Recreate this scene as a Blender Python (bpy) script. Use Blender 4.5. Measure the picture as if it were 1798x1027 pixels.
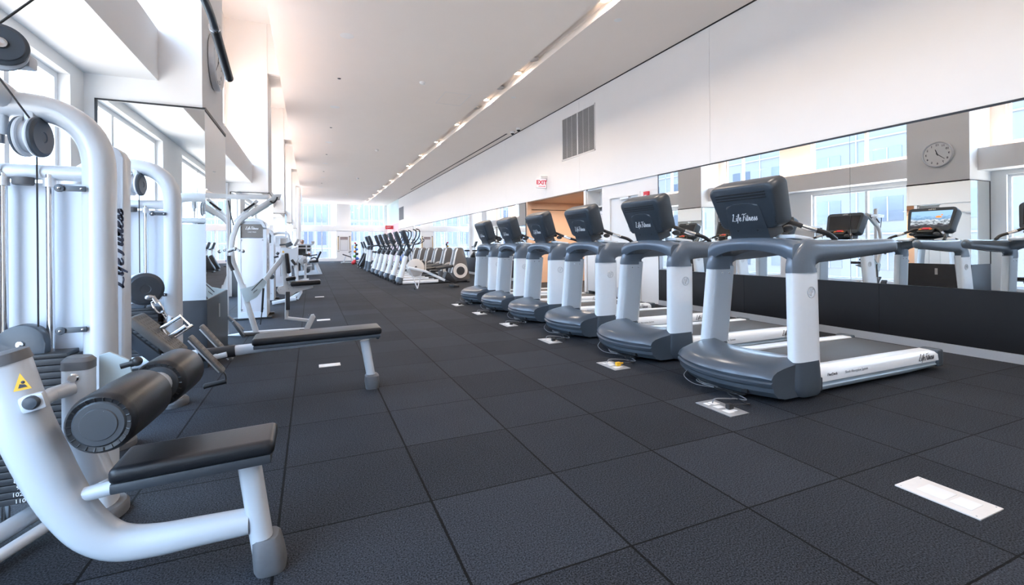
import bpy, bmesh, math, random
from mathutils import Vector, Matrix
random.seed(7)
PI = math.pi
for o in list(bpy.data.objects): bpy.data.objects.remove(o, do_unlink=True)
SC = bpy.context.scene
COL = SC.collection

# ---------------------------------------------------------------- camera
F_PX, YAW, CAMH, ROLL = 815.0, 0.408, 1.124, -0.0088
PU, PV = 898.3, 431.5
cam = bpy.data.cameras.new('camera'); camo = bpy.data.objects.new('camera', cam); COL.objects.link(camo)
cam.sensor_fit = 'HORIZONTAL'; cam.sensor_width = 36.0
cam.lens = F_PX / 1798.0 * 36.0
cam.shift_x = (899.0 - PU) / 1798.0
cam.shift_y = (PV - 513.5) / 1798.0
cam.clip_start = 0.05; cam.clip_end = 500
camo.matrix_world = Matrix.Translation((0, 0, CAMH)) @ Matrix.Rotation(-YAW, 4, 'Z') @ Matrix.Rotation(PI/2, 4, 'X') @ Matrix.Rotation(ROLL, 4, 'Z')
SC.camera = camo

# ---------------------------------------------------------------- view, world, light
SC.view_settings.view_transform = 'Standard'
SC.view_settings.look = 'None'
SC.view_settings.gamma = 1.0
SC.view_settings.use_curve_mapping = False
SC.view_settings.exposure = 1.48

w = bpy.data.worlds.new('sky'); SC.world = w; w.use_nodes = True
nt = w.node_tree; nt.nodes.clear()
tc = nt.nodes.new('ShaderNodeTexCoord'); sx = nt.nodes.new('ShaderNodeSeparateXYZ')
rp = nt.nodes.new('ShaderNodeValToRGB'); mr = nt.nodes.new('ShaderNodeMapRange')
bg = nt.nodes.new('ShaderNodeBackground'); wo = nt.nodes.new('ShaderNodeOutputWorld')
mr.inputs['From Min'].default_value = -1; mr.inputs['From Max'].default_value = 1
nt.links.new(tc.outputs['Generated'], sx.inputs[0]); nt.links.new(sx.outputs['Z'], mr.inputs['Value'])
nt.links.new(mr.outputs[0], rp.inputs[0]); nt.links.new(rp.outputs[0], bg.inputs['Color']); nt.links.new(bg.outputs[0], wo.inputs[0])
cr_ = rp.color_ramp; cr_.elements[0].position = 0.0; cr_.elements[0].color = (0.42, 0.37, 0.34, 1)
cr_.elements[1].position = 1.0; cr_.elements[1].color = (0.48, 0.70, 1.0, 1)
e = cr_.elements.new(0.47); e.color = (0.62, 0.59, 0.57, 1)
e = cr_.elements.new(0.52); e.color = (0.66, 0.86, 1.12, 1)
WORLD_STRENGTH = 5.0; UPLIGHT_W = 27; DOWN_W = 16
bg.inputs['Strength'].default_value = WORLD_STRENGTH

def area(name, loc, rot, sx_, sy_, energy, col, shape='RECTANGLE', spread=None):
    l = bpy.data.lights.new(name, 'AREA'); l.shape = shape; l.size = sx_; l.size_y = sy_; l.energy = energy; l.color = col
    if spread: l.spread = spread
    o = bpy.data.objects.new(name, l); o.location = loc; o.rotation_euler = rot; COL.objects.link(o); return o
# added warm lights, without fixtures, on top of the boxed beam, one run per bay, washing the high bay and the ceiling edge
for k in range(7):
    y0 = -9.57+7.37*k+1.13
    if y0 < -9: continue
    area('added_uplight', (-1.50, y0+3.1, 3.20), (0, PI-0.45, 0), 0.16, 5.6, UPLIGHT_W, (1.0, 0.60, 0.36))

# ---------------------------------------------------------------- helpers
def mat(name, col, rough=0.5, metal=0.0, **k):
    m = bpy.data.materials.new(name); m.use_nodes = True
    p = m.node_tree.nodes['Principled BSDF']
    p.inputs['Base Color'].default_value = (*col, 1); p.inputs['Roughness'].default_value = rough; p.inputs['Metallic'].default_value = metal
    if 'coat' in k: p.inputs['Coat Weight'].default_value = k['coat']; p.inputs['Coat Roughness'].default_value = 0.08
    if 'emit' in k: p.inputs['Emission Color'].default_value = (*k['emit'], 1); p.inputs['Emission Strength'].default_value = k.get('es', 1)
    if 'spec' in k: p.inputs['Specular IOR Level'].default_value = k['spec']
    if 'noise' in k:      # colour speckle + fine bump: (scale, amount, bump)
        s_, a_, b_ = k['noise']; n = m.node_tree.nodes; L = m.node_tree.links
        t = n.new('ShaderNodeTexCoord'); ns = n.new('ShaderNodeTexNoise'); ns.inputs['Scale'].default_value = s_; ns.inputs['Detail'].default_value = 3
        L.new(t.outputs['Object'], ns.inputs['Vector'])
        mx = n.new('ShaderNodeMix'); mx.data_type = 'RGBA'
        mx.inputs[6].default_value = (*[c*(1-a_) for c in col], 1); mx.inputs[7].default_value = (*[min(1, c*(1+a_)) for c in col], 1)
        L.new(ns.outputs[0], mx.inputs[0]); L.new(mx.outputs[2], p.inputs['Base Color'])
        if b_:
            bp = n.new('ShaderNodeBump'); bp.inputs['Strength'].default_value = b_; bp.inputs['Distance'].default_value = 0.002
            L.new(ns.outputs[0], bp.inputs['Height']); L.new(bp.outputs[0], p.inputs['Normal'])
    return m

M = {}
M['wall'] = mat('painted wall', (0.86, 0.855, 0.845), 0.6, noise=(3, 0.015, 0.0))
M['ceil'] = mat('painted ceiling', (0.90, 0.825, 0.765), 0.7, noise=(2, 0.015, 0.0))
M['soffit'] = mat('window head paint', (0.80, 0.80, 0.80), 0.6)
M['white'] = mat('white powder coat', (0.60, 0.64, 0.69), 0.28, noise=(6, 0.02, 0.0), coat=0.35)
M['oldwhite'] = mat('aged white paint', (0.66, 0.68, 0.70), 0.38, noise=(8, 0.04, 0.02))
M['black_vinyl'] = mat('black vinyl', (0.013, 0.014, 0.017), 0.34, noise=(260, 0.25, 0.2), spec=0.42)
M['black'] = mat('black plastic', (0.02, 0.021, 0.024), 0.42, noise=(60, 0.1, 0.05))
M['dkgrey'] = mat('dark grey plastic', (0.045, 0.052, 0.062), 0.42, noise=(40, 0.08, 0.03))
M['console'] = mat('console plastic', (0.040, 0.050, 0.062), 0.36, noise=(40, 0.06, 0.02))
M['titan'] = mat('titanium grey plastic', (0.098, 0.120, 0.148), 0.28, 0.3, noise=(50, 0.05, 0.02))
M['titan_d'] = mat('dark titanium plastic', (0.095, 0.118, 0.145), 0.38, 0.25, noise=(50, 0.05, 0.02))
M['silver'] = mat('satin silver', (0.88, 0.93, 0.98), 0.30, 0.05, noise=(30, 0.02, 0.0))
M['silver_p'] = mat('silver painted steel', (0.60, 0.65, 0.70), 0.4, 0.15)
M['alu'] = mat('brushed aluminium', (0.66, 0.67, 0.69), 0.36, 0.45, noise=(80, 0.04, 0.03))
M['chrome'] = mat('chrome', (0.75, 0.76, 0.78), 0.14, 1.0)
M['steel'] = mat('steel', (0.45, 0.46, 0.48), 0.3, 1.0)
M['armgrey'] = mat('blue grey moulded plastic', (0.155, 0.19, 0.235), 0.25, 0.25, noise=(50, 0.04, 0.01))
M['cover'] = mat('grey moulded cover', (0.055, 0.070, 0.090), 0.38, noise=(40, 0.05, 0.02))
M['badge'] = mat('embossed badge', (0.58, 0.61, 0.65), 0.3, 0.4)
M['belt'] = mat('running belt', (0.055, 0.057, 0.062), 0.6, noise=(300, 0.3, 0.1))
M['rubber'] = mat('rubber foot', (0.12, 0.125, 0.135), 0.55, noise=(50, 0.1, 0.03))
M['plate'] = mat('weight plate', (0.03, 0.032, 0.037), 0.4, noise=(60, 0.1, 0.05))
M['shield'] = mat('frosted shield', (0.66, 0.72, 0.80), 0.5)
M['text_w'] = mat('white lettering', (0.85, 0.85, 0.85), 0.5)
M['text_k'] = mat('dark lettering', (0.03, 0.03, 0.05), 0.5)
M['text_g'] = mat('grey lettering', (0.35, 0.37, 0.4), 0.5)
M['yellow'] = mat('yellow plastic', (0.85, 0.48, 0.03), 0.4)
M['red'] = mat('red plastic', (0.65, 0.03, 0.05), 0.4)
M['blue'] = mat('blue rubber', (0.05, 0.16, 0.6), 0.4)
M['green'] = mat('green rubber', (0.12, 0.4, 0.08), 0.45)
M['orange'] = mat('orange rubber', (0.85, 0.25, 0.03), 0.45)
M['cream'] = mat('cream plate', (0.74, 0.70, 0.66), 0.45, noise=(40, 0.05, 0.03))
M['zinc'] = mat('zinc plate', (0.55, 0.56, 0.57), 0.35, 0.6)
M['cable'] = mat('grey cable', (0.22, 0.22, 0.23), 0.5)
M['cable_k'] = mat('black cable', (0.02, 0.02, 0.022), 0.5)
M['panel_k'] = mat('black wall panel', (0.010, 0.010, 0.012), 0.35, noise=(12, 0.25, 0.05))
M['mirror'] = mat('mirror glass', (0.90, 0.915, 0.905), 0.0, 1.0)
M['wood'] = mat('tan wood', (0.56, 0.38, 0.27), 0.5, noise=(4, 0.06, 0.02))
M['door'] = mat('white door', (0.80, 0.80, 0.79), 0.45)
M['gap'] = mat('dark gap', (0.02, 0.02, 0.02), 0.8)
M['lampglow'] = mat('lamp glow', (1, 0.85, 0.7), 0.5, emit=(1.0, 0.80, 0.62), es=6)
M['winframe'] = mat('window frame', (0.55, 0.58, 0.62), 0.4, 0.3)
M['winframe_w'] = mat('white window frame', (0.80, 0.82, 0.84), 0.4)
M['tanrail'] = mat('tan transom', (0.62, 0.46, 0.34), 0.5)
M['skin'] = mat('skin', (0.55, 0.30, 0.21), 0.5)
M['hair'] = mat('hair', (0.03, 0.02, 0.018), 0.7)
M['shirt'] = mat('white shirt', (0.75, 0.76, 0.8), 0.8)
M['dark_sh'] = mat('dark cloth', (0.03, 0.03, 0.04), 0.8)
M['pale'] = mat('pale blue enamel', (0.50, 0.60, 0.64), 0.35, noise=(12, 0.04, 0.0))
M['grit'] = mat('grey grip plate', (0.16, 0.155, 0.15), 0.55, 0.2, noise=(120, 0.15, 0.1))

def glass_mat():
    m = bpy.data.materials.new('window glass'); m.use_nodes = True; n = m.node_tree.nodes; L = m.node_tree.links; n.clear()
    o = n.new('ShaderNodeOutputMaterial'); mx = n.new('ShaderNodeMixShader'); t = n.new('ShaderNodeBsdfTransparent'); g = n.new('ShaderNodeBsdfGlossy'); f = n.new('ShaderNodeLayerWeight')
    f.inputs['Blend'].default_value = 0.5; pw = n.new('ShaderNodeMath'); pw.operation = 'POWER'; pw.inputs[1].default_value = 5
    ad = n.new('ShaderNodeMath'); ad.operation = 'MULTIPLY_ADD'; ad.inputs[1].default_value = 0.35; ad.inputs[2].default_value = 0.03
    t.inputs[0].default_value = (0.94, 0.97, 0.99, 1); g.inputs['Roughness'].default_value = 0.0
    L.new(f.outputs['Facing'], pw.inputs[0]); L.new(pw.outputs[0], ad.inputs[0])
    L.new(ad.outputs[0], mx.inputs[0]); L.new(t.outputs[0], mx.inputs[1]); L.new(g.outputs[0], mx.inputs[2]); L.new(mx.outputs[0], o.inputs[0])
    return m
M['glass'] = glass_mat()

def floor_mat():
    m = bpy.data.materials.new('rubber floor tiles'); m.use_nodes = True; n = m.node_tree.nodes; L = m.node_tree.links; p = n['Principled BSDF']
    g = n.new('ShaderNodeNewGeometry'); s = n.new('ShaderNodeSeparateXYZ'); L.new(g.outputs['Position'], s.inputs[0])
    def mth(op, a, b=None):
        q = n.new('ShaderNodeMath'); q.operation = op
        for i, v in enumerate((a, b)):
            if v is None: continue
            if isinstance(v, (int, float)): q.inputs[i].default_value = v
            else: L.new(v, q.inputs[i])
        return q.outputs[0]
    T = 0.6096
    wob = n.new('ShaderNodeTexNoise'); wob.inputs['Scale'].default_value = 30; L.new(g.outputs['Position'], wob.inputs['Vector'])
    wo_ = mth('MULTIPLY', mth('SUBTRACT', wob.outputs[0], 0.5), 0.005)
    fx = mth('DIVIDE', mth('ADD', mth('ADD', s.outputs['X'], 0.13 + 20*T), wo_), T); fy = mth('DIVIDE', mth('ADD', mth('ADD', s.outputs['Y'], -1.417 + 20*T), wo_), T)
    def dist(f, wd):
        fr = mth('FRACT', f); d = mth('MINIMUM', fr, mth('SUBTRACT', 1.0, fr))
        return mth('LESS_THAN', d, wd / T)
    seam = mth('MAXIMUM', dist(fx, 0.0054), dist(fy, 0.0040))
    cb = n.new('ShaderNodeCombineXYZ'); L.new(mth('FLOOR', fx), cb.inputs[0]); L.new(mth('FLOOR', fy), cb.inputs[1])
    wn = n.new('ShaderNodeTexWhiteNoise'); wn.noise_dimensions = '3D'; L.new(cb.outputs[0], wn.inputs['Vector'])
    gr = n.new('ShaderNodeTexNoise'); gr.inputs['Scale'].default_value = 170; gr.inputs['Detail'].default_value = 2; L.new(g.outputs['Position'], gr.inputs['Vector'])
    bl = n.new('ShaderNodeTexNoise'); bl.inputs['Scale'].default_value = 1.6; bl.inputs['Detail'].default_value = 4; L.new(g.outputs['Position'], bl.inputs['Vector'])
    sp = n.new('ShaderNodeTexVoronoi'); sp.inputs['Scale'].default_value = 26; L.new(g.outputs['Position'], sp.inputs['Vector'])
    speck = mth('MULTIPLY', mth('LESS_THAN', sp.outputs['Distance'], 0.05), 0.05)
    v = mth('ADD', mth('MULTIPLY', wn.outputs['Value'], 0.018), 0.032)
    v = mth('ADD', v, mth('MULTIPLY', mth('SUBTRACT', gr.outputs[0], 0.5), 0.23))
    v = mth('ADD', v, mth('MULTIPLY', mth('SUBTRACT', bl.outputs[0], 0.5), 0.020))
    v = mth('ADD', v, speck); v = mth('MAXIMUM', v, 0.008)
    v = mth('MULTIPLY', v, mth('SUBTRACT', 1.0, mth('MULTIPLY', seam, 0.9)))
    c = n.new('ShaderNodeCombineColor'); L.new(mth('MULTIPLY', v, 0.64), c.inputs[0]); L.new(mth('MULTIPLY', v, 0.725), c.inputs[1]); L.new(mth('MULTIPLY', v, 0.90), c.inputs[2])
    L.new(c.outputs[0], p.inputs['Base Color']); p.inputs['Roughness'].default_value = 0.75; p.inputs['Specular IOR Level'].default_value = 0.14
    bp = n.new('ShaderNodeBump'); bp.inputs['Strength'].default_value = 0.5; bp.inputs['Distance'].default_value = 0.003
    L.new(mth('SUBTRACT', gr.outputs[0], mth('MULTIPLY', seam, 2.0)), bp.inputs['Height']); L.new(bp.outputs[0], p.inputs['Normal'])
    return m
M['floor'] = floor_mat()

class MB:
    """collects shapes, linked as one mesh by build()"""
    def __init__(s): s.bm = bmesh.new()
    def _xf(s, vs, R, c):
        for v in vs: v.co = R @ v.co + Vector(c)
    def box(s, c, d, rot=None, bev=0.0, seg=2, taper=None):
        r = bmesh.ops.create_cube(s.bm, size=1.0); vs = r['verts']
        for v in vs:
            v.co = Vector((v.co.x*d[0], v.co.y*d[1], v.co.z*d[2]))
            if taper and v.co.z > 0: v.co.x *= taper[0]; v.co.y *= taper[1]
        if bev:
            es = list({e for v in vs for e in v.link_edges}); fs = list({f for v in vs for f in v.link_faces})
            b = bmesh.ops.bevel(s.bm, geom=es, offset=bev, segments=seg, profile=0.6, affect='EDGES', clamp_overlap=True)
            vs = list({v for f in b['faces'] for v in f.verts} | {v for v in vs if v.is_valid} | {v for f in fs if f.is_valid for v in f.verts})
        R = Matrix.Identity(3) if rot is None else (rot if isinstance(rot, Matrix) else (Matrix.Rotation(rot[2], 3, 'Z') @ Matrix.Rotation(rot[1], 3, 'Y') @ Matrix.Rotation(rot[0], 3, 'X')))
        s._xf(vs, R, c); return s
    def ab(s, a, b, bev=0.0):      # box from corner to corner
        return s.box([(a[i]+b[i])/2 for i in range(3)], [abs(b[i]-a[i]) for i in range(3)], bev=bev)
    def rings(s, R, cap=True, close=False):
        L = [[s.bm.verts.new(p) for p in r] for r in R]; n = len(L[0])
        for i in range(len(L)-1):
            for j in range(n): s.bm.faces.new((L[i][j], L[i][(j+1) % n], L[i+1][(j+1) % n], L[i+1][j]))
        if close:
            for j in range(n): s.bm.faces.new((L[-1][j], L[-1][(j+1) % n], L[0][(j+1) % n], L[0][j]))
        elif cap:
            s.bm.faces.new(L[0][::-1]); s.bm.faces.new(L[-1])
        return s
    def sweep(s, P, rad, up=(0, 0, 1), seg=14, pw=1.0, closed=False):
        """P path; rad = r or (r_side, r_up) or list of them per point; pw<1 makes the section squarer"""
        P = [Vector(p) for p in P]; n = len(P)
        if not isinstance(rad, list): rad = [rad]*n
        rad = [(r, r) if isinstance(r, (int, float)) else r for r in rad]
        R = []; u = Vector(up); prev = None
        for i, p in enumerate(P):
            if closed: t = (P[(i+1) % n] - P[i-1]).normalized()
            else: t = (P[min(i+1, n-1)] - P[max(i-1, 0)]).normalized()
            if prev is None:
                if abs(t.dot(u)) > 0.95: u = Vector((1, 0, 0)) if abs(t.x) < 0.9 else Vector((0, 1, 0))
            else: u = prev
            u = (u - t*u.dot(t)).normalized(); prev = u
            sd = t.cross(u)
            ring = []
            for k in range(seg):
                a = 2*PI*k/seg; cx, cy = math.cos(a), math.sin(a)
                if pw != 1.0: cx = math.copysign(abs(cx)**pw, cx); cy = math.copysign(abs(cy)**pw, cy)
                ring.append(p + sd*(rad[i][0]*cx) + u*(rad[i][1]*cy))
            R.append(ring)
        return s.rings(R, close=closed)
    def tube(s, P, r, seg=10, **k): return s.sweep(P, r, seg=seg, **k)
    def cyl(s, a, b, r, r2=None, seg=20): return s.sweep([a, b], [r, r if r2 is None else r2], seg=seg)
    def lathe(s, c, axis, prof, seg=28):
        """prof = [(radius, distance along axis)]"""
        ax = Vector(axis).normalized(); t = Vector((0, 0, 1)) if abs(ax.z) < 0.9 else Vector((1, 0, 0))
        u = ax.cross(t).normalized(); v = ax.cross(u); c = Vector(c)
        return s.rings([[c + ax*h + (u*math.cos(2*PI*k/seg) + v*math.sin(2*PI*k/seg))*max(r, 1e-4) for k in range(seg)] for r, h in prof])
    def prism(s, pts, o, ux, uy, d, bev=0.0):
        """polygon pts in the plane (ux, uy) at o, extruded by vector d"""
        o, ux, uy, d = Vector(o), Vector(ux), Vector(uy), Vector(d)
        A = [o + ux*a + uy*b for a, b in pts]
        v1 = [s.bm.verts.new(p) for p in A]; v2 = [s.bm.verts.new(p + d) for p in A]; n = len(A)
        f = [s.bm.faces.new(v1), s.bm.faces.new(v2[::-1])]
        for i in range(n): s.bm.faces.new((v1[(i+1) % n], v1[i], v2[i], v2[(i+1) % n]))
        if bev:
            es = list(f[0].edges) + list(f[1].edges)
            bmesh.ops.bevel(s.bm, geom=es, offset=bev, segments=2, profile=0.6, affect='EDGES', clamp_overlap=True)
        return s
    def ball(s, c, r, sc=(1, 1, 1), seg=20):
        q = bmesh.ops.create_uvsphere(s.bm, u_segments=seg, v_segments=seg//2+2, radius=r)
        for v in q['verts']: v.co = Vector((v.co.x*sc[0], v.co.y*sc[1], v.co.z*sc[2])) + Vector(c)
        return s
    def build(s, name, m, parent=None, smooth=True, ang=38):
        bm = s.bm
        bmesh.ops.recalc_face_normals(bm, faces=bm.faces[:])
        if smooth:
            for f in bm.faces: f.smooth = True
            for e in bm.edges:
                if len(e.link_faces) == 2 and e.calc_face_angle(0) > math.radians(ang): e.smooth = False
        me = bpy.data.meshes.new(name); bm.to_mesh(me); bm.free()
        me.materials.append(M[m] if isinstance(m, str) else m)
        o = bpy.data.objects.new(name, me); COL.objects.link(o)
        if parent: o.parent = parent
        return o

def tag(o, label=None, cat=None, group=None, kind=None):
    if label: o['label'] = label
    if cat: o['category'] = cat
    if group: o['group'] = group
    if kind: o['kind'] = kind
    return o
def thing(name, label, cat, loc=(0, 0, 0), rz=0.0, group=None):
    o = bpy.data.objects.new(name, None); o.empty_display_size = 0.1; COL.objects.link(o); o.location = loc; o.rotation_euler = (0, 0, rz)
    return tag(o, label, cat, group)
def struct(mb, name, m, parent=None, smooth=False):
    o = mb.build(name, m, parent, smooth=smooth)
    if not parent: o['kind'] = 'structure'
    return o
def copy_tree(o, parent=None):
    c = o.copy(); COL.objects.link(c)
    if parent: c.parent = parent
    for ch in [x for x in bpy.data.objects if x.parent == o]: copy_tree(ch, c)
    return c
def fil(P, r, n=7):
    """polyline with rounded corners"""
    P = [Vector(p) for p in P]; out = [P[0]]
    for i in range(1, len(P)-1):
        a, b, c = P[i-1], P[i], P[i+1]; rr = r[i-1] if isinstance(r, (list, tuple)) else r
        d1 = (a-b); d2 = (c-b); k = min(rr, d1.length*0.49, d2.length*0.49)
        p1 = b + d1.normalized()*k; p2 = b + d2.normalized()*k
        for j in range(n+1):
            t = j/n; out.append(p1*(1-t)**2 + b*2*t*(1-t) + p2*t*t)
    out.append(P[-1]); return out
def spl(P, n=6):
    P = [Vector(p) for p in P]; Q = [P[0]*2-P[1]] + P + [P[-1]*2-P[-2]]; out = []
    for i in range(1, len(Q)-2):
        for j in range(n):
            t = j/n; a, b, c, d = Q[i-1], Q[i], Q[i+1], Q[i+2]
            out.append(0.5*((2*b) + (c-a)*t + (2*a-5*b+4*c-d)*t*t + (3*b-a-3*c+d)*t**3))
    out.append(P[-1]); return out
_dg = []
def text(body, size, o, ux, uy, m, parent, name='lettering', shear=0.0, depth=0.0008, align='CENTER', bold=0.0):
    """flat lettering: ux = reading direction, uy = up of the letters"""
    c = bpy.data.curves.new('lettering', 'FONT'); c.body = body; c.size = size; c.extrude = depth; c.shear = shear; c.align_x = align; c.align_y = 'CENTER'; c.offset = bold; c.resolution_u = 3
    t = bpy.data.objects.new('tmp', c); COL.objects.link(t)
    bpy.context.view_layer.update()
    me = bpy.data.meshes.new_from_object(t.evaluated_get(bpy.context.evaluated_depsgraph_get()))
    bpy.data.objects.remove(t, do_unlink=True); bpy.data.curves.remove(c)
    ux, uy = Vector(ux).normalized(), Vector(uy).normalized(); uz = ux.cross(uy)
    R = Matrix((ux, uy, uz)).transposed().to_4x4()
    me.transform(Matrix.Translation(o) @ R)
    me.materials.clear(); me.materials.append(M[m] if isinstance(m, str) else m)
    ob = bpy.data.objects.new(name, me); COL.objects.link(ob); ob.parent = parent
    return ob
X_, Y_, Z_ = Vector((1, 0, 0)), Vector((0, 1, 0)), Vector((0, 0, 1))

# hand-drawn script lettering for the maker's name: strokes per letter on a unit x-height grid
_SCR = {'L': (1.15, [[(.15, 1.75), (.45, 2.05), (.55, 1.85), (.30, 1.0), (.05, .15), (-.10, -.02), (.25, .10), (.75, -.06), (1.05, .06)]]),
 'i': (.45, [[(.05, .55), (.22, .95), (.14, .35), (.18, .02), (.42, .25)], [(.30, 1.35), (.36, 1.52)]]),
 'f': (.62, [[(.0, .30), (.35, .9), (.62, 1.75), (.55, 1.98), (.38, 1.5), (.16, .1), (.02, -.65)], [(.02, .82), (.60, .98)]]),
 'e': (.72, [[(.0, .30), (.45, .55), (.52, .88), (.30, .95), (.10, .45), (.22, .02), (.50, .05), (.72, .32)]]),
 'F': (1.0, [[(.05, 1.70), (.30, 1.95), (.80, 1.85), (1.45, 2.08)], [(.72, 1.88), (.50, 1.0), (.28, .10), (.05, -.12)], [(.30, 1.0), (.95, 1.12)]]),
 't': (.55, [[(.38, 1.60), (.22, .8), (.12, .15), (.24, .0), (.50, .28)], [(.02, 1.08), (.62, 1.22)]]),
 'n': (.86, [[(.02, .55), (.16, .92), (.14, .4), (.06, .0)], [(.10, .40), (.34, .86), (.52, .92), (.50, .5), (.50, .08), (.62, .02), (.84, .30)]]),
 's': (.62, [[(.0, .20), (.30, .80), (.42, 1.05), (.38, .75), (.46, .30), (.30, .0), (.05, .08), (.40, .12), (.60, .32)]])}
def script(h, o, ux, uy, m, parent, name='lettering', wt=.11, lift=.0006, wide=1.0):
    """'Life Fitness' in slanted brush strokes; h = x-height, o = centre"""
    ux, uy = Vector(ux).normalized(), Vector(uy).normalized(); uz = ux.cross(uy); o = Vector(o)
    word = 'Life Fitness'; W = sum(_SCR[c][0] if c != ' ' else .28 for c in word)
    q = MB(); x = -W/2
    for c in word:
        if c == ' ': x += .28; continue
        for st in _SCR[c][1]:
            P = spl([(a+x+.18*b, b-.55, 0) for a, b in st], 3) if len(st) > 2 else [Vector((a+x+.18*b, b-.55, 0)) for a, b in st]
            n = len(P); A = []; Bq = []
            for i, p in enumerate(P):
                t = P[min(i+1, n-1)]-P[max(i-1, 0)]; t.normalize(); nr = Vector((-t.y, t.x, 0)); k = wt*(.55+.45*math.sin(PI*(i+.6)/(n+.2)))
                k *= (1.0+.5*abs(t.y))*.8
                A.append(p+nr*k); Bq.append(p-nr*k)
            f = lambda p: o + ux*(p.x*h*wide) + uy*(p.y*h) + uz*lift
            va = [q.bm.verts.new(f(p)) for p in A]; vb = [q.bm.verts.new(f(p)) for p in Bq]
            for i in range(n-1): q.bm.faces.new((va[i], vb[i], vb[i+1], va[i+1]))
        x += _SCR[c][0]
    # give the strokes a real, if thin, body
    fs = q.bm.faces[:]; ex = bmesh.ops.extrude_face_region(q.bm, geom=fs)
    for v in [g for g in ex['geom'] if isinstance(g, bmesh.types.BMVert)]: v.co -= uz*lift
    return q.build(name, m, parent, smooth=False)
# ================================================================ ROOM
WX = 5.95      # right wall
LX = -1.80     # left window plane
CE = 4.65      # ceiling
YE = 40.5      # end wall
YB = -4.0      # wall behind the camera
struct(MB().ab((-2.2, YB-.2, -0.12), (WX+3.0, YE+.3, 0.0)), 'floor', 'floor')
c = MB()
c.ab((-0.50, YB, CE), (3.87, YE, CE+.12)); c.ab((4.12, YB, CE), (WX, YE, CE+.12)); c.ab((3.82, YB, CE+.13), (4.17, YE, CE+.2))
c.ab((3.80, YB, CE+.10), (3.87, YE, CE+.2)); c.ab((4.12, YB, CE+.10), (4.19, YE, CE+.2))
struct(c, 'ceiling', 'ceil')
# the drop from the main ceiling up to the high window bay
struct(MB().ab((-0.56, YB, CE), (-0.50, YE, 6.5)), 'trim_1', 'ceil')
struct(MB().ab((LX-.3, YB, 6.5), (-0.50, YE, 6.62)), 'trim_2', 'soffit')
# linear diffuser, and a dark strip painting a recess's shade along the right wall
struct(MB().ab((5.66, 13.45, CE-.004), (5.71, 28.7, CE+.002)), 'trim_3', 'gap')
struct(MB().ab((WX-.035, YB, CE-.006), (WX, 34.7, CE+.004)), 'trim_4', 'gap')

# right wall: upper panels overhang the mirrors a little
def upper(y0, y1, z0=2.43, z1=CE): return ((WX, y0, z0), (WX+.14, y1, z1))
wr = MB()
for y0, y1 in ((YB, 0.9), (0.905, 5.62), (5.625, 9.6), (9.605, 14.2), (14.205, 18.8), (18.805, 24.0), (24.005, 29.5), (29.505, 34.7)):
    wr.ab(*upper(y0, y1))
wr.ab((WX+.03, 6.885, 2.17), (WX+.13, 8.71, 2.425)); wr.ab((WX+.03, 6.885, 0), (WX+.13, 7.42, 2.168)); wr.ab((WX+.03, 8.45, 0), (WX+.13, 8.71, 2.168))
wr.ab((WX+.02, 9.37, 0), (WX+.13, 9.46, 2.425))                       # pier beside the alcove
wr.ab((WX+.02, YB, 0), (WX+.13, 6.88, 2.425)); wr.ab((WX+.02, 12.66, 0), (WX+.13, 34.68, 2.425)); wr.ab((WX-.001, 28.9, 0), (WX+.018, 29.35, 2.425))
struct(wr, 'wall_right', 'wall')
# mirrors with black wainscot and metal base below
def mirror_run(name_label, y0, y1, seams, lab):
    t = thing('wall_mirror', lab, 'mirror', (WX, (y0+y1)/2, 0.66)); oy = (y0+y1)/2
    ys = [y0] + seams + [y1]
    for a, b in zip(ys[:-1], ys[1:]):
        MB().ab((-.004, a+.002-oy, 0), (.018, b-.002-oy, 1.745)).build('mirror_panel', 'mirror', t, smooth=False)
    fr = MB(); fr.ab((-.012, y0-oy, 1.745), (.02, y1-oy, 1.765)); fr.ab((-.008, y0-.015-oy, 0), (.02, y0-oy, 1.765)); fr.ab((-.008, y1-oy, 0), (.02, y1+.015-oy, 1.765))
    fr.build('black_trim', 'panel_k', t, smooth=False)
mirror_run('m', YB+.02, 6.84, [-1.9, -.1, 1.7, 3.5, 5.3], 'long mirror on the right wall behind the nearest treadmills')
mirror_run('m', 12.68, 28.85, [14.4, 16.2, 18.0, 19.8, 21.6, 23.4, 25.2, 27.0], 'long mirror on the right wall beyond the wooden alcove')
mirror_run('m', 29.4, 34.6, [31.2, 33.0], 'farthest mirror on the right wall near the end windows')
for i, (a, b) in enumerate(((YB, 6.86), (12.66, 28.88), (29.38, 34.65))):
    m = MB(); y = a
    while y < b-.01:
        y2 = min(b, y+1.8); m.ab((WX-.006, y+.0015, .09), (WX+.02, y2-.0015, .655)); y = y2
    struct(m, 'trim_%d' % (5+i), 'panel_k')
    struct(MB().ab((WX-.014, a, 0), (WX+.02, b, .088)), 'baseboard_right' if i == 0 else 'baseboard_right.%03d' % i, 'alu')
# door in the right wall
d = MB(); d.ab((WX+.05, 7.46, .01), (WX+.10, 8.41, 2.12), bev=.003)
do = struct(d, 'door_1', 'door')
fm = MB(); fm.ab((WX+.015, 7.40, 0), (WX+.07, 7.46, 2.18)); fm.ab((WX+.015, 8.41, 0), (WX+.07, 8.47, 2.18)); fm.ab((WX+.015, 7.46, 2.12), (WX+.07, 8.41, 2.18))
fm.build('door_frame', 'wall', do, smooth=False)
MB().ab((WX+.03, 7.48, .02), (WX+.052, 8.39, .22)).build('kick_plate', 'alu', do, smooth=False)
MB().cyl((WX+.05, 8.33, 1.0), (WX-.0, 8.33, 1.0), .012).cyl((WX-.0, 8.34, 1.0), (WX-.0, 8.22, 1.0), .010).build('door_handle', 'steel', do)
MB().box((WX+.03, 7.9, 2.09), (.05, .3, .05), bev=.005).build('door_closer', 'alu', do)
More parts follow.
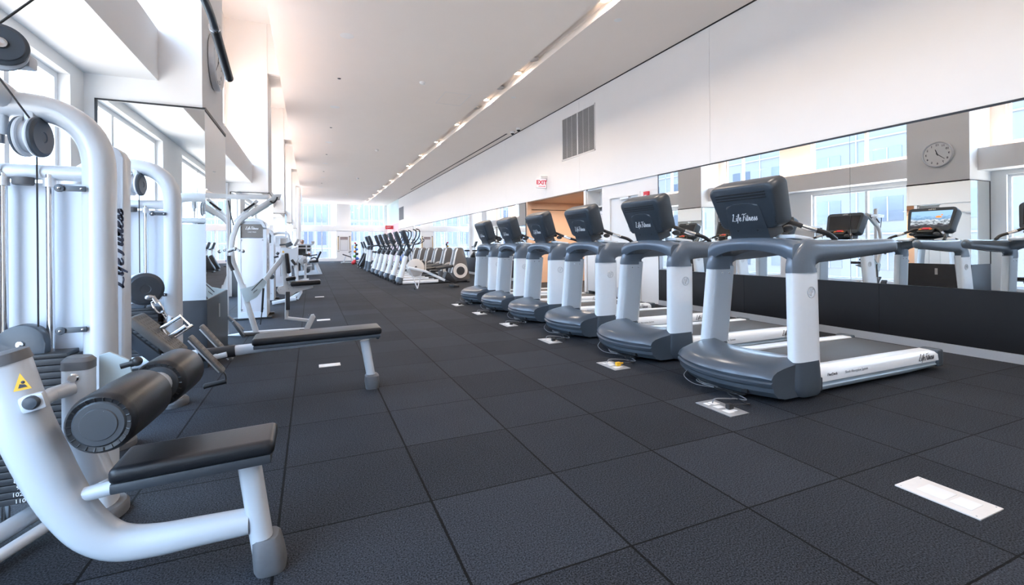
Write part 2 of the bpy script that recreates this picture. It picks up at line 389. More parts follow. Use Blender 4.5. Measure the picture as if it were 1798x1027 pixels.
# towel shelves niche
sh = thing('towel_shelf', 'white built-in shelf niche between the wooden alcove and the white door', 'shelf', (WX+.05, 9.04, 0))
q = MB(); q.ab((0, -.32, 0), (.35, -.29, 2.42)); q.ab((0, .29, 0), (.35, .32, 2.42)); q.ab((.34, -.32, 0), (.36, .32, 2.42)); q.ab((0, -.32, 2.39), (.35, .32, 2.42)); q.build('casing', 'door', sh, smooth=False)
for z in (1.98, 1.62, 1.26): MB().ab((0.0, -.29, z), (.34, .29, z+.03)).build('shelf', 'door', sh, smooth=False)
q = MB(); q.ab((-.01, -.30, .06), (.02, -.005, 1.22), bev=.003); q.build('cabinet_door', 'door', sh); q = MB(); q.ab((-.01, .005, .06), (.02, .30, 1.22), bev=.003); q.build('cabinet_door', 'door', sh)
for k in range(4):
    for z0 in (1.65,):
        for j in range(3):
            q = MB(); q.sweep([(WX+.08, 8.84+.13*k, z0+.045+.08*j), (WX+.33, 8.84+.13*k, z0+.045+.08*j)], (.055, .038), seg=12, pw=.8)
            tag(q.build('rolled_towel', 'shirt'), 'white rolled towel on the niche shelf, ' + ['bottom', 'middle', 'top'][j] + ' layer, ' + ['rightmost', 'second from right', 'third from right', 'leftmost'][k], 'towel', 'rolled towels in the shelf niche')
# wooden alcove
al = MB(); al.ab((WX+2.2, 9.40, 0), (WX+2.3, 12.7, 2.6)); al.ab((WX+.14, 12.62, 0), (WX+2.3, 12.72, 2.6)); al.ab((WX+.36, 9.36, 0), (WX+2.3, 9.44, 2.6)); al.ab((WX+.14, 9.36, 2.42), (WX+2.3, 12.72, 2.6))
al.ab((WX, 12.55, 0), (WX+.14, 12.64, 2.43))
struct(al, 'wall_alcove', 'wood')
struct(MB().ab((WX+2.17, 9.44, 2.20), (WX+2.2, 12.62, 2.215)).ab((WX+.14, 12.59, 2.20), (WX+2.2, 12.62, 2.215)), 'trim_8', 'gap')
al_l = bpy.data.lights.new('alcove_lamp', 'AREA'); al_l.size = .5; al_l.energy = 40; al_l.color = (1, .85, .7)
o = bpy.data.objects.new('alcove_lamp', al_l); o.location = (WX+1.1, 11, 2.40); COL.objects.link(o)
# end part of the right wall beyond the mirrors
struct(MB().ab((WX, 34.7, 2.9), (WX+.1, YE, CE)), 'wall_right.001', mat('frosted green glass', (.62, .78, .77), .3))
struct(MB().ab((WX, 34.7, 0), (WX+.1, YE, 2.9)), 'wall_right.002', mat('pink wall', (.78, .58, .63), .5))
# wall behind the camera
struct(MB().ab((-2.2, YB-.2, 0), (WX+.2, YB, 6.5)), 'wall_back', 'wall')

# ---------------------------------------------------------------- end wall with windows
ew = MB()
for x0, x1 in ((-2.2, -1.70), (1.98, 2.99), (5.72, WX+.1)): ew.ab((x0, YE, 0), (x1, YE+.25, 6.5))
ew.ab((-1.7, YE, 0), (5.72, YE+.25, .22)); ew.ab((-1.7, YE-.12, 2.47), (5.72, YE+.25, 2.88)); ew.ab((-1.7, YE, 5.6), (5.72, YE+.25, 6.5)); ew.ab((1.9, YE-.05, 0), (3.07, YE, 2.47))
struct(ew, 'wall_end', 'wall')
NW = [0]
def window(x0, x1, y0, y1, z0, z1, bars_h=(), bars_v=(), axis='Y', fr='winframe_w', t=.05):
    NW[0] += 1
    q = MB()
    def seg(a0, a1, b0, b1, th):
        if axis == 'X': q.ab((x0-.02 if th else x0, a0, b0), (x0+.06, a1, b1))
        else: q.ab((a0, y0-.02, b0), (a1, y0+.06, b1))
    u0, u1 = (y0, y1) if axis == 'X' else (x0, x1)
    seg(u0, u0+t, z0, z1, 0); seg(u1-t, u1, z0, z1, 0); seg(u0+t, u1-t, z0, z0+t, 0); seg(u0+t, u1-t, z1-t, z1, 0)
    for b in bars_h: seg(u0+t, u1-t, b-.03, b+.03, 1)
    for b in bars_v: seg(b-.03, b+.03, z0+t, z1-t, 1)
    o = struct(q, 'window_%d' % NW[0], fr)
    g = MB()
    if axis == 'X': g.ab((x0+.015, u0+t, z0+t), (x0+.027, u1-t, z1-t))
    else: g.ab((u0+t, y0+.015, z0+t), (u1-t, y0+.027, z1-t))
    g.build('pane', 'glass', o, smooth=False)
    return o
for x0, x1, bv in ((-1.70, 1.98, (-.55, .82)), (2.99, 5.72, (4.75,))):
    window(x0, x1, YE+.1, YE+.1, .22, 2.47, (), bv); window(x0, x1, YE+.1, YE+.1, 2.88, 5.6, (), bv)

# ---------------------------------------------------------------- left side: columns, beams, window wall
COLY = [-9.57+7.37*k for k in range(7)]      # column near faces: ..., 5.06, 12.39, ...
COLS = [y for y in COLY if YB-.5 < y < 38]
CX = -0.93; CW = 1.13
for i, y in enumerate(COLS):
    m = MB(); m.ab((LX-.1, y, 0), (CX, y+CW, 6.5)); m.ab((CX-.01, y+.02, 5.32), (-.5, y+CW-.02, 6.5))
    struct(m, 'wall_left' if i == 0 else 'wall_left.%03d' % i, 'wall')
    names = ['behind the camera', 'nearest in view, beside the cable towers', 'second from the camera', 'third from the camera', 'fourth from the camera', 'farthest from the camera']
    lab = {0: 'mirror cladding on the left column beside the camera', 1: 'mirror cladding on the nearest left column under the wall clock', 2: 'mirror cladding on the second left column in view', 3: 'mirror cladding on the third left column in view', 4: 'mirror cladding on the fourth left column in view', 5: 'mirror cladding on the farthest left column'}
    if y < 0: i_ = 0
    else: i_ = round((y-5.17)/7.37)+1
    t = thing('column_mirror', lab.get(i_, lab[0]), 'mirror', (CX, y+CW/2, .64))
    MB().ab((LX-CX+.1, -CW/2-.022, 0), (.022, -CW/2-.001, 1.79)).build('mirror_panel', 'mirror', t, smooth=False)
    MB().ab((.004, -CW/2-.0005, 0), (.022, CW/2, 1.79)).build('mirror_panel', 'mirror', t, smooth=False)
    q = MB(); q.ab((LX-CX+.1, -CW/2-.028, 1.79), (.028, -CW/2, 1.805)); q.ab((0, -CW/2, 1.785), (.028, CW/2, 1.815)); q.ab((LX-CX+.08, -CW/2-.028, 0), (LX-CX+.1, -CW/2, 1.805))
    q.build('black_trim', 'panel_k', t, smooth=False)
    m = MB(); m.ab((LX+.1, y-.03, 0), (CX+.03, y, .64)); m.ab((CX, y-.03, 0), (CX+.03, y+CW, .64))
    struct(m, 'trim_%d' % (20+i), mat('column base panel', (.028, .030, .035), .35, noise=(10, .2, .03)))
    MB().ab((CX+.028, y+.55, .40), (CX+.036, y+.60, .54)).build('socket_cover', 'zinc', bpy.data.objects['trim_%d' % (20+i)], smooth=False)
# boxed beam (duct) running between columns
bi = 0
for a, b in zip(COLY[:-1], COLY[1:]):
    y0, y1 = max(a+CW, YB), min(b, YE)
    if y1 <= y0: continue
    struct(MB().ab((LX, y0, 2.66), (-1.27, y1, 3.13)), 'trim_%d' % (30+bi), 'wall'); bi += 1
y0 = COLY[-1]+CW
struct(MB().ab((LX, y0, 2.66), (-1.27, YE, 3.13)), 'trim_%d' % (30+bi), 'wall')
struct(MB().lathe((-1.0, 38.3, 0), Z_, [(.34, 0), (.34, 6.5)], 32), 'trim_40', 'wall', smooth=True)
# window wall
lw = MB(); wins = []
for a in COLY+[COLY[-1]+7.37]:
    s0 = a+CW
    for w0, w1, mul in ((s0+.12, s0+2.85, s0+1.40), (s0+3.85, a+7.37-.25, s0+5.3)):
        w0c, w1c = max(w0, YB), min(w1, YE-.2)
        if w1c-w0c < .4: continue
        wins.append((w0c, w1c, mul if w0c+.2 < mul < w1c-.2 else None))
wins.sort()
y = YB
for w0, w1, mul in wins + [(YE, YE, None)]:
    if w0 > y: lw.ab((LX-.18, y, 0), (LX, w0, 6.5))
    if w1 > w0:
        lw.ab((LX-.18, w0, 0), (LX, w1, .12)); lw.ab((LX-.18, w0, 2.56), (LX, w1, 3.24)); lw.ab((LX-.18, w0, 5.1), (LX, w1, 6.5))
        bv = (mul,) if mul else ()
        window(LX-.14, LX-.14, w0, w1, .12, 2.56, (), bv, axis='X')
        window(LX-.14, LX-.14, w0, w1, 3.24, 5.1, (), bv, axis='X')
        MB().ab((LX-.15, w0+.05, 4.12), (LX-.05, w1-.05, 4.24)).build('transom', 'tanrail', bpy.data.objects['window_%d' % NW[0]], smooth=False)
    y = w1
struct(lw, 'wall_left_windows', 'wall')

# ---------------------------------------------------------------- outside: facades across the street
M['fac_frame'] = mat('facade frame', (.19, .21, .235), .5)
def facade(name, lab, loc, rz, width, z0, z1, colw, colg, bay, flr, wfrac=(.6, .55), frame='fac_frame', depth=8, grp=None):
    t = thing(name, lab, 'building', loc, rz)
    mw = mat('facade cladding', colw, .6, noise=(.3, .05, 0)); mg = mat('facade glass', colg, .15, .2, spec=.8)
    b = MB(); b.ab((-width/2, 0, z0), (width/2, depth, z1)); b.build('wall', mw, t, smooth=False)
    nx = int(width/bay); nz = int((z1-z0)/flr)
    g = MB(); f = MB()
    for i in range(nx):
        for k in range(nz):
            x = -width/2+(i+.5)*bay; z = z0+(k+.5)*flr; ww, hh = bay*wfrac[0]*(.8+.3*random.random() if wfrac[0] < .8 else 1), flr*wfrac[1]
            g.ab((x-ww/2, -.03, z-hh/2), (x+ww/2, .02, z+hh/2)); f.ab((x-.04, -.07, z-hh/2), (x+.04, -.03, z+hh/2))
    for k in range(nz+1): f.ab((-width/2, -.08, z0+k*flr-.06), (width/2, 0, z0+k*flr+.06))
    for i in range(nx+1): f.ab((-width/2+i*bay-.05, -.08, z0), (-width/2+i*bay+.05, 0, z1))
    tag(g.build('window_glass', mg, t, smooth=False), kind='stuff'); tag(f.build('facade_grid', M[frame], t, smooth=False), kind='stuff')
    return t
facade('office_building', 'pale panelled building across the street seen through the left windows', (-27, 12, 0), PI/2, 80, -9, 10, (.125, .13, .14), (.075, .09, .115), 4.2, 3.6, (.45, .5))
facade('office_building', 'blue glass tower behind the left end window', (-7, 66, 0), .05, 19, -20, 30, (.11, .115, .14), (.062, .075, .11), 1.7, 3.0, (.72, .7), depth=10)
facade('office_building', 'white gridded tower behind the right end window', (13.5, 68, 0), -.04, 20, -20, 30, (.125, .13, .15), (.062, .075, .10), 1.35, 3.1, (.62, .8), depth=10)

# ---------------------------------------------------------------- ceiling fittings
DL = [(-1.9, 1), (.6, 1), (3.1, 1), (5.71, 1), (8.09, 0), (8.88, 1), (9.84, 0), (10.78, 1), (11.51, 0), (13.29, 1), (15.8, 1), (18.32, 1), (20.94, 1), (23.36, 1), (25.9, 1), (28.4, 1), (30.9, 1), (33.4, 1), (35.9, 1), (38.4, 1)]
no = 0; nf = 0
ORD = ['nearest', 'second', 'third', 'fourth', 'fifth', 'sixth', 'seventh', 'eighth', 'ninth', 'tenth', 'eleventh', 'twelfth', 'thirteenth', 'fourteenth', 'fifteenth', 'sixteenth', 'seventeenth', 'eighteenth']
for y, on in DL:
    vis = y > 5; no += 1 if (vis and on) else 0; nf += 0 if on else 1
    t = thing('recessed_downlight', (ORD[no-1] + ' lit downlight from the camera in the long ceiling slot' if vis else 'lit downlight in the ceiling slot ' + ('beside' if y > 2 else 'just behind' if y > 0 else 'well behind') + ' the camera') if on else ORD[nf-1] + ' unlit round fitting from the camera in the ceiling slot', 'ceiling light', (3.99, y, CE+.085), 0, ('lit' if on else 'unlit') + ' recessed downlights in the long ceiling slot')
    MB().lathe((0, 0, 0), Z_, [(.062, .02), (.098, -.004), (.104, -.004), (.104, .02)], 28).build('trim_ring', 'zinc' if not on else 'wall', t)
    MB().lathe((0, 0, .004), Z_, [(.001, 0), (.078, 0), (.078, .006), (.001, .006)], 24).build('lamp_lens', 'lampglow' if on else 'zinc', t)
    if on:
        l = area('downlight_lamp', (0, 0, -.006), (0, 0, 0), .14, .14, DOWN_W, (1.0, .82, .66), 'DISK'); l.parent = t
def cfix(name, lab, cat, x, y, prof, m, grp=None, seg=24):
    o = MB().lathe((0, 0, 0), (0, 0, -1), prof, seg).build(name, m); o.location = (x, y, CE); return tag(o, lab, cat, grp)
for i, y in enumerate((8.19, 12.46, 16.73, 21.0, 25.2, 29.5)):
    cfix('ceiling_speaker', ORD[i] + ' flush round speaker from the camera along the left ceiling edge', 'speaker', .58, y, [(.001, .004), (.10, .004), (.112, 0), (.112, -.01)], 'wall', 'flush ceiling speakers')
for i, y in enumerate((10.32, 14.64, 18.92, 23.2, 27.5)):
    cfix('sprinkler_head', ORD[i] + ' small dark ceiling fitting from the camera, between two flush speakers', 'sprinkler', .57, y, [(.001, .012), (.03, .008), (.036, 0)], 'dkgrey', 'dark ceiling fittings', 14)
for i, y in enumerate((9.88, 17.39, 24.9, 32.4)):
    t = cfix('smoke_detector', ['white smoke detector nearest the camera, left of the light slot', 'second white smoke detector on the ceiling', 'third white smoke detector on the ceiling', 'farthest white smoke detector on the ceiling'][i], 'smoke detector', 2.22, y, [(.001, .055), (.035, .055), (.045, .04), (.06, .03), (.062, .0)], 'wall')
cfix('ceiling_speaker', 'flush round speaker right of the light slot near the top of the photo', 'speaker', 4.45, 6.01, [(.001, .004), (.055, .004), (.062, 0), (.062, -.01)], 'wall')
cfix('ceiling_speaker', 'small flush round fitting right of the slot, second from the camera', 'speaker', 4.45, 10.1, [(.001, .004), (.055, .004), (.062, 0), (.062, -.01)], 'wall')
for y, lab in ((12.68, 'dome security camera, the nearer of the two by the right wall'), (13.13, 'dome security camera beside the black linear diffuser')):
    t = thing('dome_camera', lab, 'camera', (5.74, y, CE))
    MB().lathe((0, 0, 0), (0, 0, -1), [(.075, 0), (.075, .05), (.06, .06)], 24).build('housing', 'wall', t)
    MB().ball((0, 0, -.055), .055, (1, 1, 1), 20).build('dome', 'black', t)
q = MB()
for a, b in (((2.84, 10.3, CE-.004), (2.85, 11.2, CE-.0005)), ((3.45, 10.3, CE-.004), (3.46, 11.2, CE-.0005)), ((2.84, 10.3, CE-.004), (3.46, 10.31, CE-.0005)), ((2.84, 11.19, CE-.004), (3.46, 11.2, CE-.0005))): q.ab(a, b)
tag(q.build('access_panel', 'soffit', smooth=False), 'square access panel outline in the ceiling left of the slot', 'access panel')
# ---------------------------------------------------------------- right wall fittings
t = thing('air_grille', 'large louvred air grille high on the right wall above the alcove', 'vent', (WX, 9.67, 3.82))
q = MB(); q.ab((-.012, -.76, -.54), (.0, .76, -.51)); q.ab((-.012, -.76, .51), (0, .76, .54)); q.ab((-.012, -.76, -.54), (0, -.73, .54)); q.ab((-.012, .73, -.54), (0, .76, .54)); q.ab((-.014, -.02, -.54), (0, .02, .54))
for y in (-.5, -.26, .26, .5): q.ab((-.013, y-.003, -.54), (-.009, y+.003, .54))
q.build('frame', 'wall', t, smooth=False)
q = MB()
for i in range(44): q.box((-.004, 0, -.5+1.0*i/43), (.012, 1.46, .007), rot=(0, .6, 0))
q.build('louvres', mat('louvre paint', (.50, .49, .48), .5), t, smooth=False); MB().ab((.0005, -.73, -.51), (-.001, .73, .51)).build('backing', 'rubber', t, smooth=False)
t = thing('air_grille', 'small far louvred grille at the end of the right wall', 'vent', (WX, 33.6, 3.5))
MB().ab((-.012, -.9, -.45), (0, .9, .45)).build('frame', 'rubber', t, smooth=False)
q = MB()
for i in range(20): q.box((-.014, 0, -.42+.84*i/19), (.01, 1.7, .01), rot=(0, .6, 0))
q.build('louvres', 'console', t, smooth=False)
t = thing('exit_sign', 'red EXIT sign with arrow on the wall above the alcove', 'sign', (WX, 11.3, 2.82))
MB().ab((-.20, -.05, .13), (0, .30, .20)).build('bracket', 'wall', t, smooth=False)
MB().box((-.16, .02, 0), (.30, .05, .26), bev=.006).build('housing', 'wall', t)
MB().box((-.16, -.006, 0), (.28, .004, .24), bev=.002).build('face', mat('exit sign face', (.62, .58, .60), .4, emit=(1, .80, .86), es=.22), t)
text('EXIT', .155, (-.16, -.0095, .02), X_, Z_, mat('exit letters', (.45, .005, .03), .5, emit=(.9, .01, .06), es=.10), t, 'exit_lettering', bold=.006)
MB().box((-.16, -.0095, -.082), (.19, .003, .014)).prism([(0, -.018), (.03, 0), (0, .018)], (-.075, -.011, -.082), X_, Z_, (0, .003, 0)).build('arrow', mat('exit arrow', (.45, .005, .03), .5, emit=(.9, .01, .06), es=.10), t, smooth=False)
t = thing('exit_sign', 'small far exit sign by the end windows', 'sign', (WX, 37.2, 2.65))
MB().box((-.30, 0, 0), (.6, .06, .28), bev=.006).build('housing', 'red', t); text('EXIT', .16, (-.35, -.034, 0), X_, Z_, 'text_w', t, 'exit_lettering')
t = thing('fire_alarm', 'red fire alarm box beside the white door', 'fire alarm', (WX+.03, 7.19, 2.08))
MB().ab((-.05, -.065, -.07), (0, .065, .07), bev=.006).build('box', 'red', t); MB().ab((-.056, -.03, -.05), (-.049, .03, .0)).build('strobe_lens', 'wall', t)
# wall clock on the nearest left column
t = thing('wall_clock', 'round silver wall clock on the nearest left column', 'clock', (CX, 5.70, 3.07))
MB().lathe((0, 0, 0), X_, [(.272, 0), (.285, .01), (.285, .055), (.272, .066), (.255, .060), (.252, .045), (.001, .045)], 56).build('rim', 'alu', t)
MB().lathe((.044, 0, 0), X_, [(.001, 0), (.250, 0), (.250, .003), (.001, .003)], 48).build('dial', 'wall', t)
for h in range(1, 13):
    a = PI/2 - h*PI/6; text(str(h), .062, (.0475, math.cos(a)*.205, math.sin(a)*.205), Y_, Z_, 'text_k', t, 'numeral', bold=.0015)
for nm, ang, ln, wd in (('hour_hand', PI/2-(12+38/60)*PI/6, .115, .011), ('minute_hand', PI/2-38*PI/30, .175, .008)):
    d_ = Vector((0, math.cos(ang), math.sin(ang))); n_ = Vector((0, -d_.z, d_.y))
    MB().prism([(-.03, -wd), (ln, -wd*.6), (ln, wd*.6), (-.03, wd)], (.049 if nm[0] == 'h' else .0515, 0, 0), d_, n_, (.0015, 0, 0)).build(nm, 'black', t)
MB().lathe((.049, 0, 0), X_, [(.012, 0), (.012, .005), (.001, .006)], 12).build('hand_boss', 'black', t)
# ================================================================ TREADMILLS
def lf_badge(t, o, ux, uy, r, m='text_w'):
    """round monogram badge"""
    n = Vector(ux).cross(Vector(uy)).normalized()
    q = MB(); o = Vector(o)
    P = [o + (Vector(ux)*math.cos(a) + Vector(uy)*math.sin(a))*r for a in [2*PI*k/28 for k in range(28)]]
    q.sweep(P, r*.085, closed=True, seg=6)
    for s_ in ([(-.25, .62), (-.62, -.45), (.05, -.55)], [(.62, .55), (.15, .50), (-.12, -.7)], [(-.02, -.02), (.45, .05)]):
        q.sweep([o + (Vector(ux)*a + Vector(uy)*b)*r for a, b in s_], r*.075, seg=6)
    return q.build('badge', m, t)

def make_treadmill():
    t = thing('treadmill', None, None)
    H = .445
    def yy(v): return [(-1)**i * v for i in range(2)]
    # --- motor hood (upper cover) and bumper
    def bow(y, c, k): return c - k*(1-(y/H)**2)
    R = []; R2 = []
    N = 17
    for i in range(N):
        y = -H + 2*H*i/(N-1); e = min(1, (H-abs(y))/.05); e = .80+.20*math.sqrt(max(0, e*(2-e)))
        xf = bow(y, -.085, .15)*1.0; xr = .34 - .15*(1-(y/H)**2)
        zt = lambda z: .15+(z-.15)*e
        R.append([Vector(p) for p in ((xf, y, .165), (xf-.008, y, zt(.185)), (xf+.012, y, zt(.222)), (xf+.05, y, zt(.248)), (xf+.12, y, zt(.268)), ((xf+xr)/2+.04, y, zt(.292)), (xr-.05, y, zt(.302)), (xr, y, zt(.285)), (xr+.02, y, .2), (xr, y, .16))])
        R2.append([Vector(p) for p in ((xf+.012, y, .168), (xf-.012, y, .150), (xf-.004, y, .128), (xf+.012, y, .115), (xf+.018, y, .085), (xf+.06, y, .045), (xf+.13, y, .028), (.30, y, .028), (.30, y, .168))])
    MB().rings(R).build('motor_hood', 'titan', t, ang=30)
    MB().rings(R2).build('bumper', 'titan_d', t, ang=30)
    MB().ab((-.155, -.30, .060), (-.02, -.25, .085)).build('power_inlet', 'black', t, smooth=False)
    # --- uprights
    for sgn in (-1, 1):
        def ring(z, xc, hx, yc, hy):
            return [Vector((xc + math.copysign(abs(math.cos(a))**.55, math.cos(a))*hx, yc + math.copysign(abs(math.sin(a))**.75, math.sin(a))*hy, z)) for a in [2*PI*k/28 for k in range(28)]]
        def yc(z): return sgn*(.425 - .054*z/.93)
        def xc(z): return .285 + .047*(z-.1)/.8
        q = MB().rings([ring(z, xc(z), .148, yc(z), .046) for z in (.25, .3, .4, .5, .6, .7, .8, .93)]).build('upright', 'silver', t)
        ri = MB(); ri.rings([ring(z, xc(z)+.01, .11, yc(z)-sgn*.036, .016) for z in (.26, .5, .93)]); ri.build('upright_cover', 'silver_p', t)
        b = MB().rings([ring(.02, .30, .09, sgn*.425, .035), ring(.035, .295, .125, sgn*.425, .044), ring(.08, .285, .146, sgn*.423, .049), ring(.15, .285, .150, sgn*.418, .050), ring(.27, .285, .150, yc(.27), .049)])
        b.build('upright_foot', 'titan_d', t)
        for dx in (-.03, .05):
            MB().ball((xc(.9)+dx-.0, yc(.88)-sgn*.054, .87), .008, (1, .5, 1), 8).build('bolt', 'chrome', t)
        # armrest: elbow from upright to long handrail
        P = spl([(.330, yc(.91), .905), (.332, yc(.96), .955), (.35, yc(1), 1.0), (.40, yc(1), 1.045), (.50, sgn*.368, 1.064), (.70, sgn*.366, 1.068), (1.0, sgn*.366, 1.078), (1.3, sgn*.366, 1.092), (1.44, sgn*.366, 1.097), (1.485, sgn*.366, 1.098), (1.495, sgn*.366, 1.098)], 4)
        n = len(P); rad = []
        for i, p in enumerate(P):
            if p.x < .36: r = (.055, .150-.02*max(0, (p.z-.93)/.07))
            elif p.x < .5: k = (p.x-.36)/.14; r = (.055, .125*(1-k)+.088*k)
            elif p.x < 1.44: k = (p.x-.5)/.94; r = (.055-.006*k, .088-.030*k)
            else: k = (p.x-1.44)/.056; k = min(1, k); r = (.049*math.sqrt(1-.85*k*k), .058*math.sqrt(1-.85*k*k))
            rad.append(r)
        MB().sweep(P, rad, up=(-1, 0, 0), seg=22, pw=.85).build('handrail', 'armgrey', t)
        lf_badge(t, (xc(.77)+.03, yc(.77)+sgn*.0485, .765), (-sgn, 0, 0), Z_, .040, 'badge')
    # --- arch between the uprights
    R = []; N = 19
    for i in range(N):
        y = -.39 + .78*i/(N-1); k = 1-(y/.39)**2; kk = k**.6
        zt = 1.125 + .05*kk; zb = .92 + .155*k**.45; x0 = .205-.02*kk; x1 = .46+.05*kk
        R.append([Vector(p) for p in ((x0+.03, y, zb), (x0, y, (zb+zt)/2-.01), (x0+.005, y, zt-.035), (x0+.03, y, zt-.008), (x0+.08, y, zt), (x1-.05, y, zt), (x1, y, zt-.03), (x1, y, zb+.03), (x1-.03, y, zb))])
    MB().rings(R).build('dashboard_arch', 'armgrey', t, ang=50)
    for s_ in (-1, 1): MB().box((.46, s_*.23, 1.165), (.22, .16, .03), rot=(0, .12, 0), bev=.01).build('cup_holder', 'silver', t)
    # --- console pedestal with lettering
    TX = (-.14, 0, .40)   # direction up the console
    up = Vector((-.17, 0, .45)).normalized(); nf = Vector((-up.z, 0, up.x)); nb = -nf   # nf faces the front (-x)
    o = Vector((.255, 0, 1.16))
    prof = [(-.185, 0), (.185, 0), (.172, .14), (.158, .262), (.145, .285), (.08, .298), (0, .302), (-.08, .298), (-.145, .285), (-.158, .262), (-.172, .14)]
    MB().prism([(a, b) for a, b in prof], o + nb*.16, Y_, up, nf*.16, bev=.012).build('console_pedestal', 'console', t)
    script(.029, o + up*.175 + nf*.0012, -Y_, up, 'text_w', t, 'console_lettering')
    for a in (-.09, .09): MB().lathe(o+up*.075+Y_*a, nf, [(.008, 0), (.008, .002)], 12).build('screw_hole', 'black', t)
    # --- console housing
    hc = o + up*.262 + nb*.060
    pts = []
    W2, HH = .295, .190
    for cx_, cy_, a0 in ((W2-.05, HH-.06, 0), (-W2+.05, HH-.06, 90), (-W2+.075, -HH+.05, 180), (W2-.075, -HH+.05, 270)):
        for j in range(7):
            a = math.radians(a0+15*j); rr = .06 if a0 < 180 else .05
            pts.append((cx_+rr*math.cos(a), cy_+rr*math.sin(a)))
    def rr_(sc, off): return [hc + Y_*(p[0]*sc[0]) + up*(p[1]*sc[1]) + nb*off for p in pts]
    MB().rings([rr_((.90, .86), -.052), rr_((.95, .93), -.045), rr_((.975, .96), -.03), rr_((1.0, 1.0), .02), rr_((1.0, 1.0), .105), rr_((.985, .98), .116)]).build('console_housing', 'console', t, ang=45)
    v = MB()
    for k in range(3): v.box(hc + up*(.118-.022*k) + nf*.0515, (.008, .46, .010), rot=(0, -math.atan2(.17, .45), 0))
    v.build('vent_slot', 'black', t)
    for s_ in (-1, 1):
        v = MB()
        for k in range(4): v.box(hc + up*(-.09-.018*k) + nf*.044 + Y_*(s_*.245), (.010, .035, .006), rot=(0, -math.atan2(.17, .45), 0))
        v.build('speaker_grille', 'black', t); MB().box(hc + up*(-.03) + nf*.046 + Y_*(s_*.245), (.008, .028, .012), rot=(0, -math.atan2(.17, .45), 0)).build('socket_port', 'black', t)
    MB().lathe(hc + up*.165 + nf*.043 + Y_*.01, nf, [(.006, 0), (.006, .004)], 10).build('camera_port', 'black', t)
    # screen side
    s_ = MB(); P = [(-.235, -.125), (.235, -.125), (.255, .135), (-.255, .135)]
    s_.prism(P, hc + nb*.116, Y_, up, nb*.002); s_.build('screen', 'screen_off', t, smooth=False)
    script(.011, hc + up*.160 + nb*.1168, Y_, up, 'text_w', t, 'console_lettering')
    # control pod and pulse grips
    cp = hc + nb*.15 - up*.185
    MB().box(cp, (.15, .20, .035), rot=(0, .55, 0), bev=.012).build('control_pod', 'black', t)
    MB().box(cp + Vector((.012, 0, .022)), (.05, .10, .008), rot=(0, .55, 0), bev=.003).build('stop_button', 'red', t)
    for a in (-.065, .065): MB().box(cp + Vector((.035, a, .012)), (.03, .035, .008), rot=(0, .55, 0), bev=.003).build('speed_toggle', 'orange', t)
    for sg in (-1, 1):
        P = spl([cp + Vector((-.02, sg*.06, 0)), cp + Vector((.0, sg*.14, .012)), Vector((.56, sg*.26, 1.245)), Vector((.68, sg*.335, 1.20)), Vector((.76, sg*.352, 1.150))], 5)
        MB().tube(P, .019, seg=12).build('pulse_grip', 'black', t)
        MB().tube(P[9:13], .0215, seg=12).build('grip_sensor', 'chrome', t)
        MB().ball((.50, sg*.15, 1.245), .035, (1.3, 1, .8), 14).build('grip_joint', 'dkgrey', t)
    # --- deck
    MB().box((1.18, 0, .155), (1.72, .56, .022), bev=.008).build('running_belt', 'belt', t)
    for sg in (-1, 1):
        q = MB()
        prof = [(.275, .135), (.275, .178), (.29, .186), (.36, .186), (.405, .178), (.428, .160), (.432, .095), (.425, .092), (.275, .092)]
        R = []
        for x, f_ in ((.34, .0), (.38, .012), (.48, .010), (.7, 0), (1.4, -.004), (2.02, -.012)):
            R.append([Vector((x, sg*(a), z + (f_ if z > .1 else 0))) for a, z in prof])
        q.rings(R); q.build('side_rail', 'silver', t, ang=50)
        q = MB(); prof = [(.28, .094), (.424, .094), (.422, .070), (.430, .062), (.428, .045), (.415, .030), (.38, .022), (.28, .022)]
        R = [[Vector((x, sg*a, z + (.012 if x > 1.9 and z < .05 else 0))) for a, z in prof] for x in (.42, 1.0, 1.6, 1.99)]
        q.rings(R); q.build('side_skirt', mats_skirt, t, ang=50)
        MB().box((2.055, sg*.36, .108), (.09, .148, .150), bev=.022, seg=3).build('rear_cap', 'titan_d', t)
        MB().box((.42, sg*.432, .085), (.07, .02, .10), bev=.008).build('rail_joint', 'titan_d', t)
        # wheels and feet
        MB().lathe((.10, sg*.35, .026), Y_, [(.001, -.014), (.026, -.014), (.026, .014), (.001, .014)], 18).build('wheel', 'black', t)
        MB().lathe((1.75, sg*.33, 0), Z_, [(.03, 0), (.03, .012), (.012, .016), (.012, .03)], 16).build('foot', 'black', t)
    MB().box((2.03, 0, .12), (.05, .58, .05), bev=.015).build('rear_roller_cover', 'titan_d', t)
    script(.0275, (1.83, -.4335, .132), X_, Z_, 'text_k', t, 'rail_lettering')
    text('FlexDeck', .030, (.58, -.4335, .142), X_, Z_, 'text_k', t, 'rail_lettering')
    text('Shock Absorption System', .027, (.87, -.4335, .140), X_, Z_, 'text_g', t, 'rail_lettering')
    script(.0275, (1.83, .4335, .132), -X_, Z_, 'text_k', t, 'rail_lettering')
    return t
mats_skirt = mat('blue grey skirt', (.42, .52, .60), .38, .25)
M['screen_off'] = mat('dark screen', (.012, .011, .012), .12, spec=.7)
